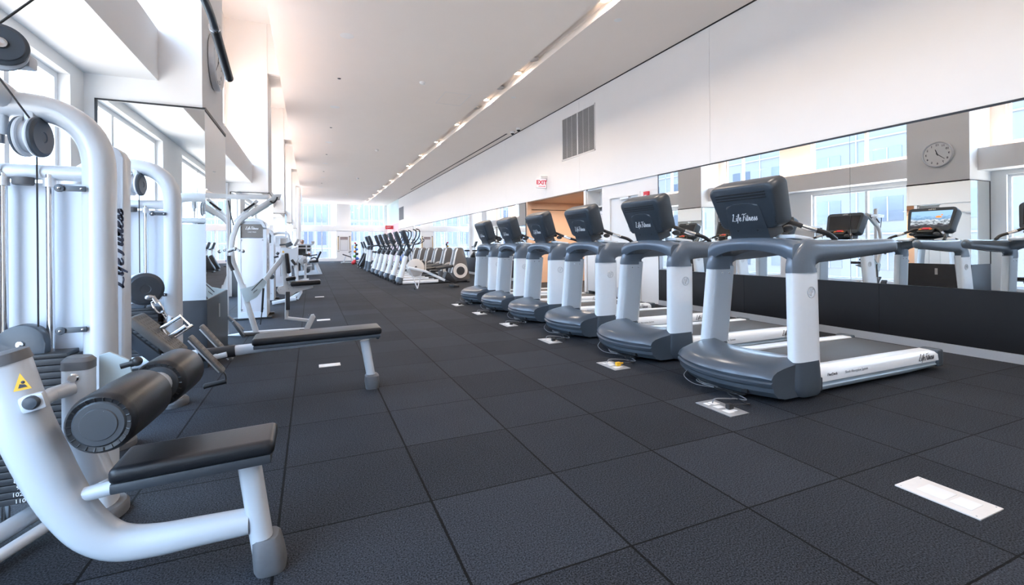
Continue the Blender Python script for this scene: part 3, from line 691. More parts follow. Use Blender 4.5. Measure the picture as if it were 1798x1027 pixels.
def screen_on():
    m = bpy.data.materials.new('mountain picture on screen'); m.use_nodes = True; n = m.node_tree.nodes; L = m.node_tree.links; p = n['Principled BSDF']
    t = n.new('ShaderNodeTexCoord'); s = n.new('ShaderNodeSeparateXYZ'); L.new(t.outputs['Generated'], s.inputs[0])
    ns = n.new('ShaderNodeTexNoise'); ns.inputs['Scale'].default_value = 9; ns.inputs['Detail'].default_value = 6; L.new(t.outputs['Generated'], ns.inputs['Vector'])
    a = n.new('ShaderNodeMath'); a.operation = 'MULTIPLY_ADD'; a.inputs[1].default_value = .55; L.new(ns.outputs[0], a.inputs[0]); L.new(s.outputs['Z'], a.inputs[2])
    r = n.new('ShaderNodeValToRGB'); L.new(a.outputs[0], r.inputs[0]); r.color_ramp.interpolation = 'LINEAR'
    el = r.color_ramp.elements; el[0].position = .25; el[0].color = (.02, .02, .025, 1); el[1].position = 1.15 if False else 1.0; el[1].color = (.25, .42, .62, 1)
    for ps, c in ((.42, (.05, .05, .06, 1)), (.52, (.45, .5, .55, 1)), (.58, (.06, .07, .09, 1)), (.68, (.5, .55, .6, 1)), (.76, (.12, .22, .36, 1))):
        e = el.new(ps); e.color = c
    L.new(r.outputs[0], p.inputs['Emission Color']); p.inputs['Emission Strength'].default_value = .7; p.inputs['Base Color'].default_value = (.01, .01, .01, 1); p.inputs['Roughness'].default_value = .15
    return m
M['screen_on'] = screen_on()

TY0, TSP, TXO = 2.675, 1.24, 3.0
tm0 = make_treadmill()
tlab = ['treadmill nearest to the camera in the row of six', 'second nearest treadmill, floor socket with a yellow plug before it', 'third treadmill from the camera, facing the white door',
        'fourth treadmill from the camera, beside the wooden alcove', 'fifth treadmill from the camera, next to the farthest one', 'farthest treadmill of the row, beside the elliptical trainers']
TREADS = []
for k in range(6):
    o = tm0 if k == 0 else copy_tree(tm0)
    o.location = (TXO, TY0+TSP*k, 0); tag(o, tlab[k], 'treadmill', 'row of silver and grey treadmills'); TREADS.append(o)
# the mountain picture is on the second treadmill's screen (seen in the mirror)
for ch in [x for x in bpy.data.objects if x.parent == TREADS[1] and x.name.startswith('screen') and 'hole' not in x.name]:
    ch.data = ch.data.copy(); ch.data.materials[0] = M['screen_on']; ch['label'] = 'lit screen with a mountain picture'
    q = MB(); hc = Vector((.255, 0, 1.16)) + Vector((-.17, 0, .45)).normalized()*.262
    up = Vector((-.17, 0, .45)).normalized(); nb = Vector((up.z, 0, -up.x))
    hc = hc + nb*.060
    s_ = MB().ball(hc + nb*.1195 + up*.03 - Y_*.10, .03, (.1, 1.3, .7), 10).ball(hc + nb*.1195 + up*.062 - Y_*.135, .012, (.15, 1, 1), 8)
    s_.build('picture_figure', mat('orange jacket', (.5, .14, .03), .5, emit=(.8, .22, .05), es=.6), TREADS[1])

# floor sockets, plugs and cables
def socket(x, y, w, d, lab, grp, kind):
    t = thing('floor_socket', lab, 'floor socket', (x, y, 0), 0, grp)
    MB().box((0, 0, .003), (d, w, .006), bev=.002).build('cover_plate', 'cream' if kind else 'zinc', t)
    q = MB()
    for a, b, s1, s2 in ((.0, -.22, .5, .25), (.0, .12, .55, .34)) if kind else ((-.12, -.25, .3, .2), (.15, -.2, .25, .22), (-.05, .05, .35, .16), (.12, .28, .3, .2), (-.2, .3, .2, .16)):
        q.box((a*d, b*w, .0068), (s1*d, s2*w, .0016), bev=.0006)
    q.build('socket_insert', 'text_w' if not kind else 'door', t)
    q = MB()
    for a, b in ((-.42, -.44), (.42, -.44), (-.42, .44), (.42, .44)): q.lathe((a*d, b*w, .0062), Z_, [(.003, 0), (.003, .0012)], 8)
    q.build('screw', 'steel', t); return t
slab = ['floor socket with a black plug before the nearest treadmill', 'floor socket with a yellow plug before the second treadmill', 'floor socket before the third treadmill', 'floor socket before the fourth treadmill', 'floor socket before the fifth treadmill', 'floor socket before the farthest treadmill', 'spare floor socket left of the last treadmill socket']
rnd = random.Random(3)
for k in range(6):
    y = 2.35+1.243*k
    socket(2.57, y, .30, .17, slab[k], 'floor sockets before the treadmills', 0)
    pm = 'yellow' if k == 1 else 'black'; T_ = TREADS[k]
    def own(o): o.parent = T_; o.location = -Vector(T_.location); return o
    pl = MB(); px_, py_ = 2.59, y-.05
    pl.box((px_, py_, .026), (.045, .036, .036), bev=.008).cyl((px_+.02, py_, .028), (px_+.055, py_, .03), .009, .006)
    o = own(pl.build('power_plug', pm))
    if k == 1: o['label'] = 'yellow power plug'
    for j in range(2):
        ty = TY0+TSP*k; P = [(px_+.055, py_, .03)] if j == 0 else [(2.55, y+.06, .02), (2.57, y+.05, .05)]
        P += [(px_+.13, py_-.04+.12*j, .035), (px_+.20, py_+.05+.1*j, .008), (2.86, ty-.12-.16*j, .008), (2.93, ty-.20+.25*j, .010), (2.86, ty-.02+.14*j, .009), (2.95, ty+.08-.3*j, .02), (3.02, ty-.05, .035)]
        own(MB().tube(spl(P, 7), .0042 if j else .0055, seg=7).build('power_cord', 'cable_k' if j == 0 else 'cable'))
    for j in range(2):
        ty = TY0+TSP*k - .1+.2*j; P = []
        for a in range(26): ang = a*.75; P.append((2.92+.05*math.cos(ang)*(1+.3*rnd.random()), ty+.11*math.sin(ang)*(1+.3*rnd.random()), .007+.0013*a))
        own(MB().tube(spl(P, 4), .0038, seg=6).build('coiled_cord', 'cable' if j else 'cable_k'))
    P = [(2.81, TY0+TSP*k+.24, .10), (2.79, TY0+TSP*k+.25, .05), (2.80, TY0+TSP*k+.15, .012), (2.87, TY0+TSP*k+.02, .008)]
    own(MB().tube(spl(P, 6), .003, seg=6).build('signal_cord', 'cable'))
socket(2.56, 1.12, .30, .19, 'empty cream floor socket at the lower right, nearest the camera', 'empty cream floor sockets', 1)

socket(.155, 4.75, .11, .19, 'small cream floor plate beyond the long bench pad, nearest of the aisle plates', 'aisle floor plates', 1)
socket(.17, 7.75, .13, .19, 'small cream floor plate beside the lever machine', 'aisle floor plates', 1)
socket(.17, 11.4, .13, .19, 'small cream floor plate in the aisle beyond the lever machine seat', 'aisle floor plates', 1)
# ================================================================ LEFT-HAND MACHINES
_s, _c, _cr, _sr = math.sin(YAW), math.cos(YAW), math.cos(ROLL), math.sin(ROLL)
def at(u, v, Y):
    """the point of the upright plane y = Y seen at pixel (u, v) of the survey photo"""
    du, dv = u-PU, v-PV; a = (du*_cr+dv*_sr)/F_PX; b = (-du*_sr+dv*_cr)/F_PX
    d = Y/(_c-_s*a); return Vector((d*(_s+_c*a), Y, CAMH-d*b))
def bar(P, hx, hy, up=(0, 1, 0)):       # rectangular steel tube
    return MB().sweep(P, (hx, hy), up=up, seg=16, pw=.32)
def rbox_pad(mb, c, d, rot=None, bev=.02): return mb.box(c, d, rot=rot, bev=bev, seg=4)
def pulley(mbw, mbd, c, ax, r, w=.045):
    ax = Vector(ax).normalized(); c = Vector(c)
    for s_ in (-1, 1):
        mbd.lathe(c + ax*s_*w*.55, ax*s_, [(.001, .012), (r*.25, .012), (r*.28, .015), (r*.80, .015), (r*.84, .011), (r*.97, .008), (r, 0), (r*.96, -.004), (.001, -.004)], 36)
        mbw.lathe(c + ax*s_*w*.30, ax*s_, [(.001, 0), (r*.97, 0), (r*1.0, .006), (r*.96, .012), (.001, .012)], 36)
    mbw.lathe(c, ax, [(r*.78, -w*.3), (r*.72, 0), (r*.78, w*.3)], 30)

def cable_tower(lab, x, y, fin_y, nums):
    """upright U-frame with weight stack; local origin at the right-hand upright"""
    t = thing('cable_machine', lab, 'exercise machine', (x, y, 0))
    W = -.56
    P = fil([(0, 0, .03), (0, 0, 1.705), (W, 0, 1.705), (W, 0, .03)], .25, 12)
    MB().sweep(P, (.052, .072), up=(0, 1, 0), seg=22, pw=.82).build('frame', 'white', t)
    MB().tube([(0, 0, 1.44), (W, 0, 1.44)], .031, seg=16).build('crossbar', 'white', t)
    for xx in (0, W):
        MB().rings([[Vector((xx+math.cos(a)*r1, math.sin(a)*r2, z)) for a in [2*PI*k/28 for k in range(28)]] for z, r1, r2 in ((0, .088, .115), (.028, .088, .115), (.045, .078, .10), (.05, .055, .075))]).build('rubber_foot', 'rubber', t)
    MB().ab((W+.05, .03, .09), (-.045, .042, 1.40), bev=.003).build('shield', 'shield', t)
    for z in (1.37, .80):
        for xx, s_ in ((-.045, 1), (W+.045, -1)):
            q = MB(); q.box((xx-.012*s_, -.078, z), (.075, .008, .022), bev=.003).lathe((xx-.055*s_, -.082, z), (0, -1, 0), [(.015, -.004), (.016, .006), (.010, .008), (.001, .008)], 14); b = q.build('shield_bracket', 'cover', t)
            MB().ball((xx+.012*s_, -.083, z), .005).build('bolt', 'chrome', b); MB().ball((xx-.055*s_, -.091, z), .006).build('bolt', 'chrome', b)
    cx = -.215
    for dx in (.06, -.08): MB().cyl((cx+dx, -.02, .06), (cx+dx, -.02, 1.43), .013, seg=14).build('guide_rod', 'chrome', t)
    for dx in (.06, -.08): MB().cyl((cx+dx, -.02, 1.38), (cx+dx, -.02, 1.415), .020, seg=14).build('rod_collar', 'alu', t)
    MB().lathe((cx-.02, -.02, 1.385), Z_, [(.03, 0), (.034, .008), (.034, .03)], 20).build('bump_stop', 'rubber', t)
    q = MB()
    for k in range(21): q.box((cx-.01, -.045, .160+.0262*k), (.32, .13, .0235), bev=.002)
    st = q.build('weight_stack', 'plate', t)
    for k in range(21):
        if 2 <= k: continue
    if nums:
        for k, s in enumerate(('110', '102.5', '95', '87.5', '80', '72.5', '65', '57.5', '50')):
            text(s, .022, (cx+.002, -.1112, .160+.0262*k), X_, Z_, 'text_w', st, 'plate_number')
    MB().box((cx-.01, -.045, .705), (.30, .11, .018), bev=.004).build('top_plate', 'black', t)
    q = MB(); q.prism([(-.075, -.07), (.075, -.07), (.075, .0)] + [(.075*math.cos(a), .075*math.sin(a)) for a in [PI*k/14 for k in range(1, 14)]] + [(-.075, 0)], (cx-.01, -.075, .755), X_, Z_, (0, .06, 0), bev=.006)
    q.build('moving_pulley_cover', 'cover', t); MB().lathe((cx-.01, -.075, .755), (0, -1, 0), [(.012, 0), (.012, .006), (.001, .008)], 14).build('bolt', 'chrome', t)
    MB().cyl((cx-.01, -.045, .64), (cx-.01, -.045, .70), .011).build('stack_stem', 'steel', t)
    # upper pulley hanging from the frame
    a, b = MB(), MB(); pulley(a, b, (cx+.015, -.04, 1.575), (.99, -.10, 0), .080); b.build('pulley', 'cover', t); a.build('pulley_rim', 'white', t)
    MB().box((cx+.015, -.03, 1.63), (.03, .07, .11), bev=.008).build('pulley_hanger', 'white', t); MB().cyl((cx-.085, -.02, 1.66), (cx-.085, -.02, 1.58), .023, seg=16).build('cable_anchor', 'white', t)
    MB().cyl((cx-.085, -.02, 1.58), (cx-.085, -.02, 1.545), .012).build('cable_end', 'steel', t)
    for dx, z1 in ((-.085, 1.56), (.03, 1.50)): MB().cyl((cx+dx, -.04, .80), (cx+dx, -.04, z1), .0032, seg=8).build('cable', 'cable_k', t)
    # spine upright behind, with the maker's lettering
    if fin_y is not None:
        f = MB()
        prof = [(-.065, 0), (.065, 0), (.065, 1.60)] + [(.065*math.cos(a), 1.60+.065*math.sin(a)) for a in [PI*k/12 for k in range(1, 12)]] + [(-.065, 1.60)]
        f.prism([(p, q_+.04) for p, q_ in prof], (-.215, fin_y-.06, 0), X_, Z_, (0, .13, 0), bev=.02); sp = f.build('spine_upright', 'white', t)
        script(.031, (-.168, fin_y-.0608, 1.13), (0, 0, 1), (-1, 0, 0), 'text_k', sp, 'frame_lettering', wt=.15, wide=1.75)
        script(.031, (-.215, fin_y+.0708, 1.13), (0, 0, 1), (1, 0, 0), 'text_k', sp, 'frame_lettering', wt=.15, wide=1.75)
        MB().rings([[Vector((-.215+math.cos(a)*r1, fin_y+math.sin(a)*r2, z)) for a in [2*PI*k/24 for k in range(24)]] for z, r1, r2 in ((0, .10, .10), (.03, .10, .10), (.045, .085, .085))]).build('rubber_foot', 'rubber', t)
        MB().tube([(-.2, .07, .10), (-.19, fin_y-.05, .10)], .03).build('floor_rail', 'white', t)
    return t
ta = cable_tower('white lat pulldown cable tower nearest to the camera at the left edge', -.82, 2.50, .83, True)
tb = cable_tower('white low row cable tower just behind the nearest lat pulldown tower', -.915, 4.05, None, False)
L0 = Vector((-.82, 2.50, 0))   # parts below are given in room coordinates and parented to the tower
def tow(mb, name, m, t=ta):
    o = mb.build(name, m, t); o.location = -Vector(t.location); return o

# --- lat pulldown seat assembly
YP = 1.85
bc = [at(u, v, YP) for u, v in ((2, 640), (38, 735), (69, 800), (97, 853), (126, 896), (162, 932), (208, 951), (270, 948), (350, 932), (438, 914))]
rb = [.064, .064, .064, .062, .059, .056, .051, .047, .044, .041]
bt = spl(bc, 5); rr0 = [rb[min(i//5, 9)]*(1-(i % 5)/5)+rb[min(i//5+1, 9)]*((i % 5)/5) for i in range(len(bt))]
tow(MB().sweep(bt, rr0, up=(0, 1, 0), seg=24, pw=.88), 'seat_frame', 'white')
d0 = (bt[0]-bt[1]).normalized()
o_ = MB().sweep([bt[0]+d0*.035, bt[0]+d0*.028, bt[0]-d0*.002], [.050, .064, .0675], up=(0, 1, 0), seg=24, pw=.88); tow(o_, 'end_cap', 'rubber')
tow(MB().sweep([(-.205, YP, .39), (-.16, YP, .055)], (.036, .040), up=(0, 1, 0), seg=18, pw=.85), 'seat_leg', 'white')
q = MB()
q.rings([[Vector((-.15+.012*(1-z/.1)+math.copysign(abs(math.cos(a))**.6, math.cos(a))*r1, YP+math.copysign(abs(math.sin(a))**.6, math.sin(a))*r2, z)) for a in [2*PI*k/28 for k in range(28)]] for z, r1, r2 in ((0, .048, .062), (.012, .052, .066), (.06, .050, .062), (.105, .045, .052), (.115, .038, .044))]); tow(q, 'rubber_foot', 'rubber')
q = MB(); q.box((-.340, 1.838, .450), (.445, .20, .050), rot=(0, -.03, 0), bev=.024, seg=5); sp_ = tow(q, 'seat_pad', 'black_vinyl')
q = MB(); q.box((-.343, 1.835, .413), (.43, .185, .032), rot=(0, -.03, 0), bev=.008); tow(q, 'seat_base', 'dkgrey')
tow(MB().sweep([(-.72, YP-.01, .36), (-.50, YP-.01, .385), (-.46, YP-.01, .39)], .022, seg=14), 'seat_brace', 'white')
tow(MB().tube([(-1.20, 1.95, .070), (-1.03, 2.46, .070)], .034, seg=16), 'floor_tube', 'white')
tow(MB().tube([(-1.12, 1.95, .045), (-.93, 2.46, .045)], .022, seg=16), 'floor_tube', 'white')
# upright carrying the thigh rollers
q = MB(); q.sweep([(-.715, 2.0, .735), (-.715, 2.0, .52), (-.695, 2.0, .44), (-.66, 1.98, .345)], [(.040, .040), (.040, .040), (.043, .04), (.045, .04)], up=(0, 1, 0), seg=20, pw=.6); tow(q, 'roller_upright', 'white')
q = MB(); q.sweep([(-.716, 2.0, .728), (-.715, 2.0, .755), (-.714, 2.0, .768)], [(.0415, .0415), (.041, .041), (.030, .030)], up=(0, 1, 0), seg=20, pw=.6); tow(q, 'upright_cap', 'rubber')
q = MB(); q.prism([(-.02, .62), (.02, .62), (.045, .66), (.035, .73), (-.02, .765), (-.05, .755), (-.05, .60)], (-.63, 2.05, 0), X_, Z_, (0, .012, 0), bev=.003); tow(q, 'pivot_plate', 'pale')
q = MB(); q.lathe((-.715, 1.962, .705), (0, -1, 0), [(.013, 0), (.015, .006), (.011, .010), (.001, .010)], 16); tow(q, 'bolt', 'chrome')
q = MB(); q.tube([(-.62, 2.06, .71), (-.58, 2.06, .72)], .014).ball((-.575, 2.06, .722), .017); tow(q, 'adjuster_knob', 'black')
q = MB(); q.sweep([at(62, 706, 1.80), (-.765, 1.86, .658), (-.76, 1.93, .665), (-.72, 1.97, .672)], .023, seg=14); q.box(at(60, 706, 1.795), (.060, .030, .05), rot=(0, -.25, 0), bev=.012); tow(q, 'pivot_link', 'white')
q = MB(); q.lathe(at(55, 707, 1.778), (0, -1, 0), [(.020, -.01), (.020, .004), (.016, .010), (.001, .012)], 18); tow(q, 'pivot_cap', 'cover')
# warning sticker with a plain pictogram
q = MB(); q.prism([(-.020, -.022), (.020, -.016), (-.006, .030)], Vector((at(40, 673, 1.780))), X_, Z_, (0, -.0006, 0)); stk = tow(q, 'warning_sticker', 'yellow')
q = MB(); q.ball(at(40, 671, 1.7788), .0045, (1, .2, 1), 8); q.prism([(-.010, -.014), (.010, -.010), (.004, -.003), (-.007, -.002)], at(40, 673, 1.7790), X_, Z_, (0, -.0005, 0)); tow(q, 'sticker_figure', 'text_k')
# thigh rollers
ax0, ax1 = Vector((-.553, 1.665, .63)), Vector((-.495, 2.30, .63)); ad = (ax1-ax0).normalized(); LN = (ax1-ax0).length
def along(k): return ax0 + ad*(LN*k)
tow(MB().cyl(along(.02), along(.98), .022), 'roller_axle', 'white'); tow(MB().lathe(along(.55), ad, [(.001, -.05), (.046, -.05), (.046, .06), (.001, .06)], 24), 'roller_hub', 'white')
for a, b in ((0, .455), (.63, 1.0)):
    L_ = LN*(b-a)
    r0 = tow(MB().lathe(along(a), ad, [(.060, .004), (.076, 0), (.083, .006), (.087, .02), (.0885, L_*.5), (.087, L_-.02), (.080, L_), (.060, L_-.004)], 40), 'thigh_roller', 'black_vinyl')
    q = MB(); q.lathe(along(a), ad, [(.001, -.004), (.044, -.004), (.046, -.001), (.060, -.001), (.066, .004), (.068, .01)], 40); e_ = q.build('end_disc', 'dkgrey', r0); MB().lathe(along(b), ad, [(.068, -.01), (.066, -.004), (.05, .0), (.001, .0)], 40).build('end_disc', 'dkgrey', r0)
    q = MB()
    for k in range(22):
        an = 2*PI*k/22; rad_ = Vector((math.cos(an), -ad.x*math.cos(an), math.sin(an))).normalized(); q.tube([along(a)+rad_*.066+ad*.002, along(a)+rad_*.076-ad*.001], .0022, seg=5)
    q.build('pleat', 'black', r0)
# white scuff on the near roller disc
q = MB()
for P in ([(.012, .038), (.020, .036), (.030, .028), (.026, .026), (.018, .033)], [(.020, .018), (.036, .020), (.031, .012), (.030, .004), (.026, .013)]):
    q.prism(P, ax0 - ad*.0052, (1, 0, 0), Z_, ad*.0005)
tow(q, 'torn_patch', 'text_w')
# boom, top pulleys, cables and the lat bar
q = MB(); q.sweep(fil([(-1.10, 2.50, 1.72), (-1.10, 1.98, 1.80), (-1.05, 1.93, 2.36), (-.34, 1.93, 2.42)], .18), (.036, .05), up=(0, 0, 1), seg=18, pw=.8); tow(q, 'boom', 'white')
a, b = MB(), MB(); pulley(a, b, (-.825, 1.83, 1.715), (.42, -.90, .05), .060); tow(b, 'pulley', 'cover'); tow(a, 'pulley_rim', 'white')
q = MB(); q.box((-.89, 1.90, 1.70), (.22, .05, .04), bev=.01); q.sweep([(-.98, 1.93, 1.70), (-1.08, 1.97, 1.78)], .025); tow(q, 'pulley_arm', 'white')
q = MB(); q.lathe((-.810, 1.795, 1.716), (.42, -.90, .05), [(.014, 0), (.014, .010), (.008, .011), (.001, .008)], 16); tow(q, 'bolt', 'chrome')
a, b = MB(), MB(); pulley(a, b, (-.40, 1.93, 2.24), (0, 1, 0), .075); tow(b, 'pulley', 'cover'); tow(a, 'pulley_rim', 'white')
tow(MB().cyl((-.850, 1.84, 1.768), (-.45, 1.93, 2.30), .0034, seg=8), 'cable', 'cable_k')
tow(MB().cyl((-.860, 1.85, 1.668), (-1.02, 2.46, 1.64), .0034, seg=8), 'cable', 'cable_k')
tow(MB().cyl((-.325, 1.93, 2.23), (-.325, 1.90, 2.02), .0034, seg=8), 'cable', 'cable_k')
lb = thing('lat_bar', 'black-gripped lat pulldown bar hanging at the top left', 'exercise bar', (-.33, 1.90, 1.97))
MB().tube(spl([(0, -.40, -.0), (0, 0, .012), (0, .12, .006), (0, .17, -.008)], 5), .013, seg=14).build('bar', 'cover', lb)
for s_ in (1, -1):
    if s_ > 0: P = [Vector((0, .17, -.008)), Vector((-.01, .58, -.062))]
    else: P = [Vector((0, -.40, 0)), Vector((-.01, -.66, -.055))]
    MB().tube(P, .0172, seg=18).build('hand_grip', 'black', lb)
    d_ = (P[1]-P[0]).normalized(); MB().lathe(P[0], d_, [(.0195, -.012), (.0195, -.002), (.017, 0)], 18).build('grip_ring', 'chrome', lb); MB().lathe(P[1], d_, [(.017, -.004), (.0185, 0), (.015, .006), (.001, .006)], 18).build('end_cap', 'chrome', lb)
MB().tube([(0, 0, .01), (0, 0, .05)], .012).build('hanger', 'chrome', lb)

# --- low row bench (on tower b)
t = tb; YR = 3.86
def tw(mb, name, m): return tow(mb, name, m, tb)
A = lambda u, v, Y=YR: at(u, v, Y)
tw(MB().sweep([A(205, 641, 3.95), A(404, 617)], (.040, .036), up=(0, 1, 0), seg=20, pw=.75), 'low_beam', 'white')
tw(MB().sweep([A(350, 625), A(414, 615.5)], (.0425, .040), up=(0, 1, 0), seg=20, pw=.75), 'beam_cover', 'black')
tw(MB().sweep([A(408, 616), A(440, 612), A(662, 588)], [(.036, .036), (.034, .034), (.020, .034)], up=(0, 1, 0), seg=20, pw=.6), 'bench_beam', 'white')
tw(MB().box(A(663, 589), (.025, .065, .05), bev=.008), 'beam_cap', 'cover')
p0, p1 = A(445, 601), A(667, 580); mid = (p0+p1)/2; ang_ = math.atan2(p1.z-p0.z, p1.x-p0.x)
b_ = tw(MB().box(mid+Vector((0, 0, .018)), ((p1-p0).length, .26, .050), rot=(0, -ang_, 0), bev=.022, seg=5), 'bench_pad', 'black_vinyl')
tw(MB().box(mid+Vector((0, 0, -.020)), ((p1-p0).length-.02, .245, .026), rot=(0, -ang_, 0), bev=.006), 'pad_base', 'cover')
l0, l1 = A(640, 597), A(653, 668)
tw(MB().sweep([l0, l1], [(.036, .034), (.033, .034)], up=(0, 1, 0), seg=18, pw=.8), 'bench_leg', 'white')
tw(MB().rings([[Vector((l1.x+math.copysign(abs(math.cos(a))**.6, math.cos(a))*r, YR+math.copysign(abs(math.sin(a))**.6, math.sin(a))*r*1.25, z)) for a in [2*PI*k/24 for k in range(24)]] for z, r in ((0, .048), (.02, .05), (.05, .056), (.10, .052), (.11, .042))]), 'rubber_foot', 'rubber')
def grip_plate(c, d, ang, rows, cols, name='foot_plate', m='grit'):
    """tread plate with raised ribs, tilted about Y"""
    q = MB(); R = Matrix.Rotation(ang, 3, 'Y'); q.box(c, d, rot=R, bev=min(.02, d[1]*.3), seg=3)
    for i in range(rows):
        for j in range(cols):
            o = Vector(((i+.5)/rows*d[0]*.86-d[0]*.43, (j+.5)/cols*d[1]*.8-d[1]*.4, d[2]*.5)); q.box(Vector(c)+R@o, (d[0]/rows*.45, d[1]/cols*.55, .004), rot=R)
    return tw(q, name, m)
for Y, a, b in ((3.68, (333, 590), (393, 652)), (4.04, (353, 571), (391, 617))):
    p0, p1 = A(a[0], a[1], Y), A(b[0], b[1], Y)
    if Y > 4: p1 = p0 + Vector((.20, 0, -.27))
    an = math.atan2(p0.z-p1.z, p1.x-p0.x); grip_plate((p0+p1)/2, ((p1-p0).length, .085, .022), an, 9, 2)
    nrm = Vector((math.sin(an), 0, math.cos(an))); tw(MB().box((p0+p1)/2 - nrm*.016, ((p1-p0).length*.9, .075, .010), rot=(0, an, 0), bev=.003), 'foot_plate_back', 'alu')
tw(MB().sweep([A(398, 622, 3.72), A(375, 628, 3.72), A(385, 622, 4.0)], .018, seg=12), 'foot_plate_arm', 'white')
pc = Vector((-.90, 3.62, .57)); grip_plate(pc, (.36, .24, .05), math.radians(46), 12, 5, 'foot_platform')
tw(MB().box(pc + Vector((-.055, -.10, -.055)), (.40, .035, .07), rot=(0, math.radians(46), 0), bev=.014), 'platform_side', 'cover')
tw(MB().lathe((-1.06, 3.50, .60), (0, -1, 0), [(.03, -.12), (.035, 0), (.03, .02), (.001, .03)], 20), 'platform_pivot', 'cover')
a, b = MB(), MB(); pulley(a, b, (-1.0, 3.72, .865), (.45, -.89, 0), .105, .06); tw(b, 'pulley', 'cover'); tw(a, 'pulley_rim', 'white')
tw(MB().box((-1.0, 3.85, .80), (.09, .22, .06), bev=.015), 'pulley_arm', 'white')
# cable ball, carabiner and V handle
ha = thing('row_handle', 'chrome triangular row handle hanging from a carabiner by the grey pulleys', 'exercise handle', A(262, 523, 3.66))
hb = Vector(ha.location); rel = lambda u, v, Y=3.66: at(u, v, Y)-hb
def loop(P, r, n, m, p, k=5):
    Q = spl(P+[P[0]], k)[:-1]; return MB().sweep(Q, r, closed=True, seg=8).build(n, m, p)
MB().ball(rel(262, 522), .022, (1.2, .8, .8)).tube([rel(268, 520), rel(276, 532)], .012).build('cable_clamp', 'steel', ha)
loop([rel(266, 531), rel(276, 527), rel(286, 541), rel(286, 548), rel(278, 549), rel(271, 541)], .006, 'carabiner', 'chrome', ha)
for a in ((286, 549), (290, 555)): loop([rel(a[0]-3, a[1]-2), rel(a[0]+1, a[1]-3), rel(a[0]+4, a[1]+3), rel(a[0], a[1]+3)], .004, 'link', 'chrome', ha, 4)
MB().cyl(rel(283, 577), rel(318, 555), .014, seg=16).box(rel(296, 561), (.035, .02, .05), rot=(0, .5, 0), bev=.005).build('yoke', 'chrome', ha)
MB().sweep([rel(286, 577), rel(294, 592)], (.012, .005), seg=10).build('side_strap', 'chrome', ha); MB().sweep([rel(317, 555), rel(334, 571)], (.012, .005), seg=10).build('side_strap', 'chrome', ha)
MB().cyl(rel(292, 595), rel(326, 573), .017, seg=16).build('hand_grip', 'chrome', ha); MB().cyl(rel(306, 592), rel(338, 571, 3.72), .012, seg=16).build('hand_grip', 'chrome', ha)
# black lever handle below the beam
q = MB(); q.sweep(fil([A(376, 626, 3.74), A(385, 640, 3.74), A(397, 660, 3.74), A(396, 668, 3.74)], .03), (.005, .012), up=(0, 1, 0), seg=10); tw(q, 'release_lever', 'black')
tw(MB().tube([A(398, 669, 3.74), A(360, 678, 3.74)], .017, seg=16).ball(A(359.5, 678.5, 3.74), .0185, (.6, 1, 1), 14), 'lever_grip', 'black')

# ---------------------------------------------------------------- plate-loaded lever machine (square white tube)
YD = 6.85
dm = thing('lever_machine', 'aged white square-tube lever machine with pale blue scale plate behind the first column', 'exercise machine', (-.45, YD, 0))
def dd(mb, name, m): return tow(mb, name, m, dm)
D = lambda u, v, Y=YD: at(u, v, Y)
q = bar([D(396, 322, 7.0), D(396, 596, 7.0)], .034, .034); dd(q, 'upright', 'oldwhite')
q = bar([D(352, 345, 7.0), D(472, 346, 7.0)], .030, .034); dd(q, 'top_beam', 'oldwhite')
q = bar([D(452, 352), D(412, 390)], .020, .02); dd(q, 'brace', 'oldwhite')
q = bar([D(447, 357, 6.8), D(428, 370, 6.8)], .012, .012); dd(q, 'damper', 'black')
q = bar(fil([D(486, 346), D(418, 388), D(406, 425), D(407, 455), D(426, 505)], .10), .030, .034); dd(q, 'lever_arm', 'oldwhite')
q = bar([D(483, 352), D(440, 378)], .022, .030); dd(q, 'lever_channel', 'pale')
q = MB(); q.prism([(-.06, -.05), (.05, -.02), (.07, .05), (-.03, .04)], D(483, 347, 6.80), X_, Z_, (0, .09, 0), bev=.006); dd(q, 'end_bracket', 'oldwhite')
q = MB().tube(spl([D(474, 353, 6.79), D(480, 356, 6.79), D(485, 351, 6.79), D(487, 346, 6.79)], 4), .010); dd(q, 'hook', 'black')
q = MB().tube([D(401, 352), D(406, 380), D(411, 398)], .008); dd(q, 'cable', 'cable_k')
q = MB().tube(spl([D(402, 449, 6.75), D(403, 462, 6.75), D(409, 475, 6.75)], 5), .022, seg=12); dd(q, 'hand_grip', 'black')
q = MB().tube([D(400, 441, 6.72), D(411, 437, 6.72)], .022, seg=12).tube([D(413, 437, 6.72), D(421, 440, 6.7)], .014).ball(D(427, 441, 6.68), .022).ball(D(413, 437, 6.72), .026); dd(q, 'adjuster', 'steel')
q = bar([D(426, 500), D(433, 530), D(452, 590)], .032, .034); dd(q, 'front_post', 'oldwhite')
q = MB(); q.prism([(p-D(422, 507)).x*1.0 if False else 0 for p in []] or [((D(u, v)-D(422, 507)).x, (D(u, v)-D(422, 507)).z) for u, v in ((422, 507), (447, 501), (461, 488), (470, 495), (452, 521), (436, 530), (431, 529))], D(422, 507)+Vector((0, -.05, 0)), X_, Z_, (0, .012, 0), bev=.002); pp = dd(q, 'scale_plate', 'pale')
q = MB()
for k in range(9): q.box(D(443+2.2*k, 509-2.3*k, YD-.052), (.010, .002, .022), rot=(0, .9, 0))
for k in range(3): q.box(D(446+2.4*k, 513-2*k, YD-.052), (.006, .002, .026), rot=(0, .35, 0))
dd(q, 'scale_marks', 'text_k')
q = bar([D(466, 491), D(498, 450)], .032, .034); dd(q, 'diagonal_arm', 'oldwhite')
q = bar([D(497, 447), D(503, 515)], .030, .032); dd(q, 'back_post', 'oldwhite')
q = MB().box(D(505.5, 462), (.05, .24, .27), rot=(0, -.1, 0), bev=.022, seg=4); dd(q, 'back_pad', 'black_vinyl')
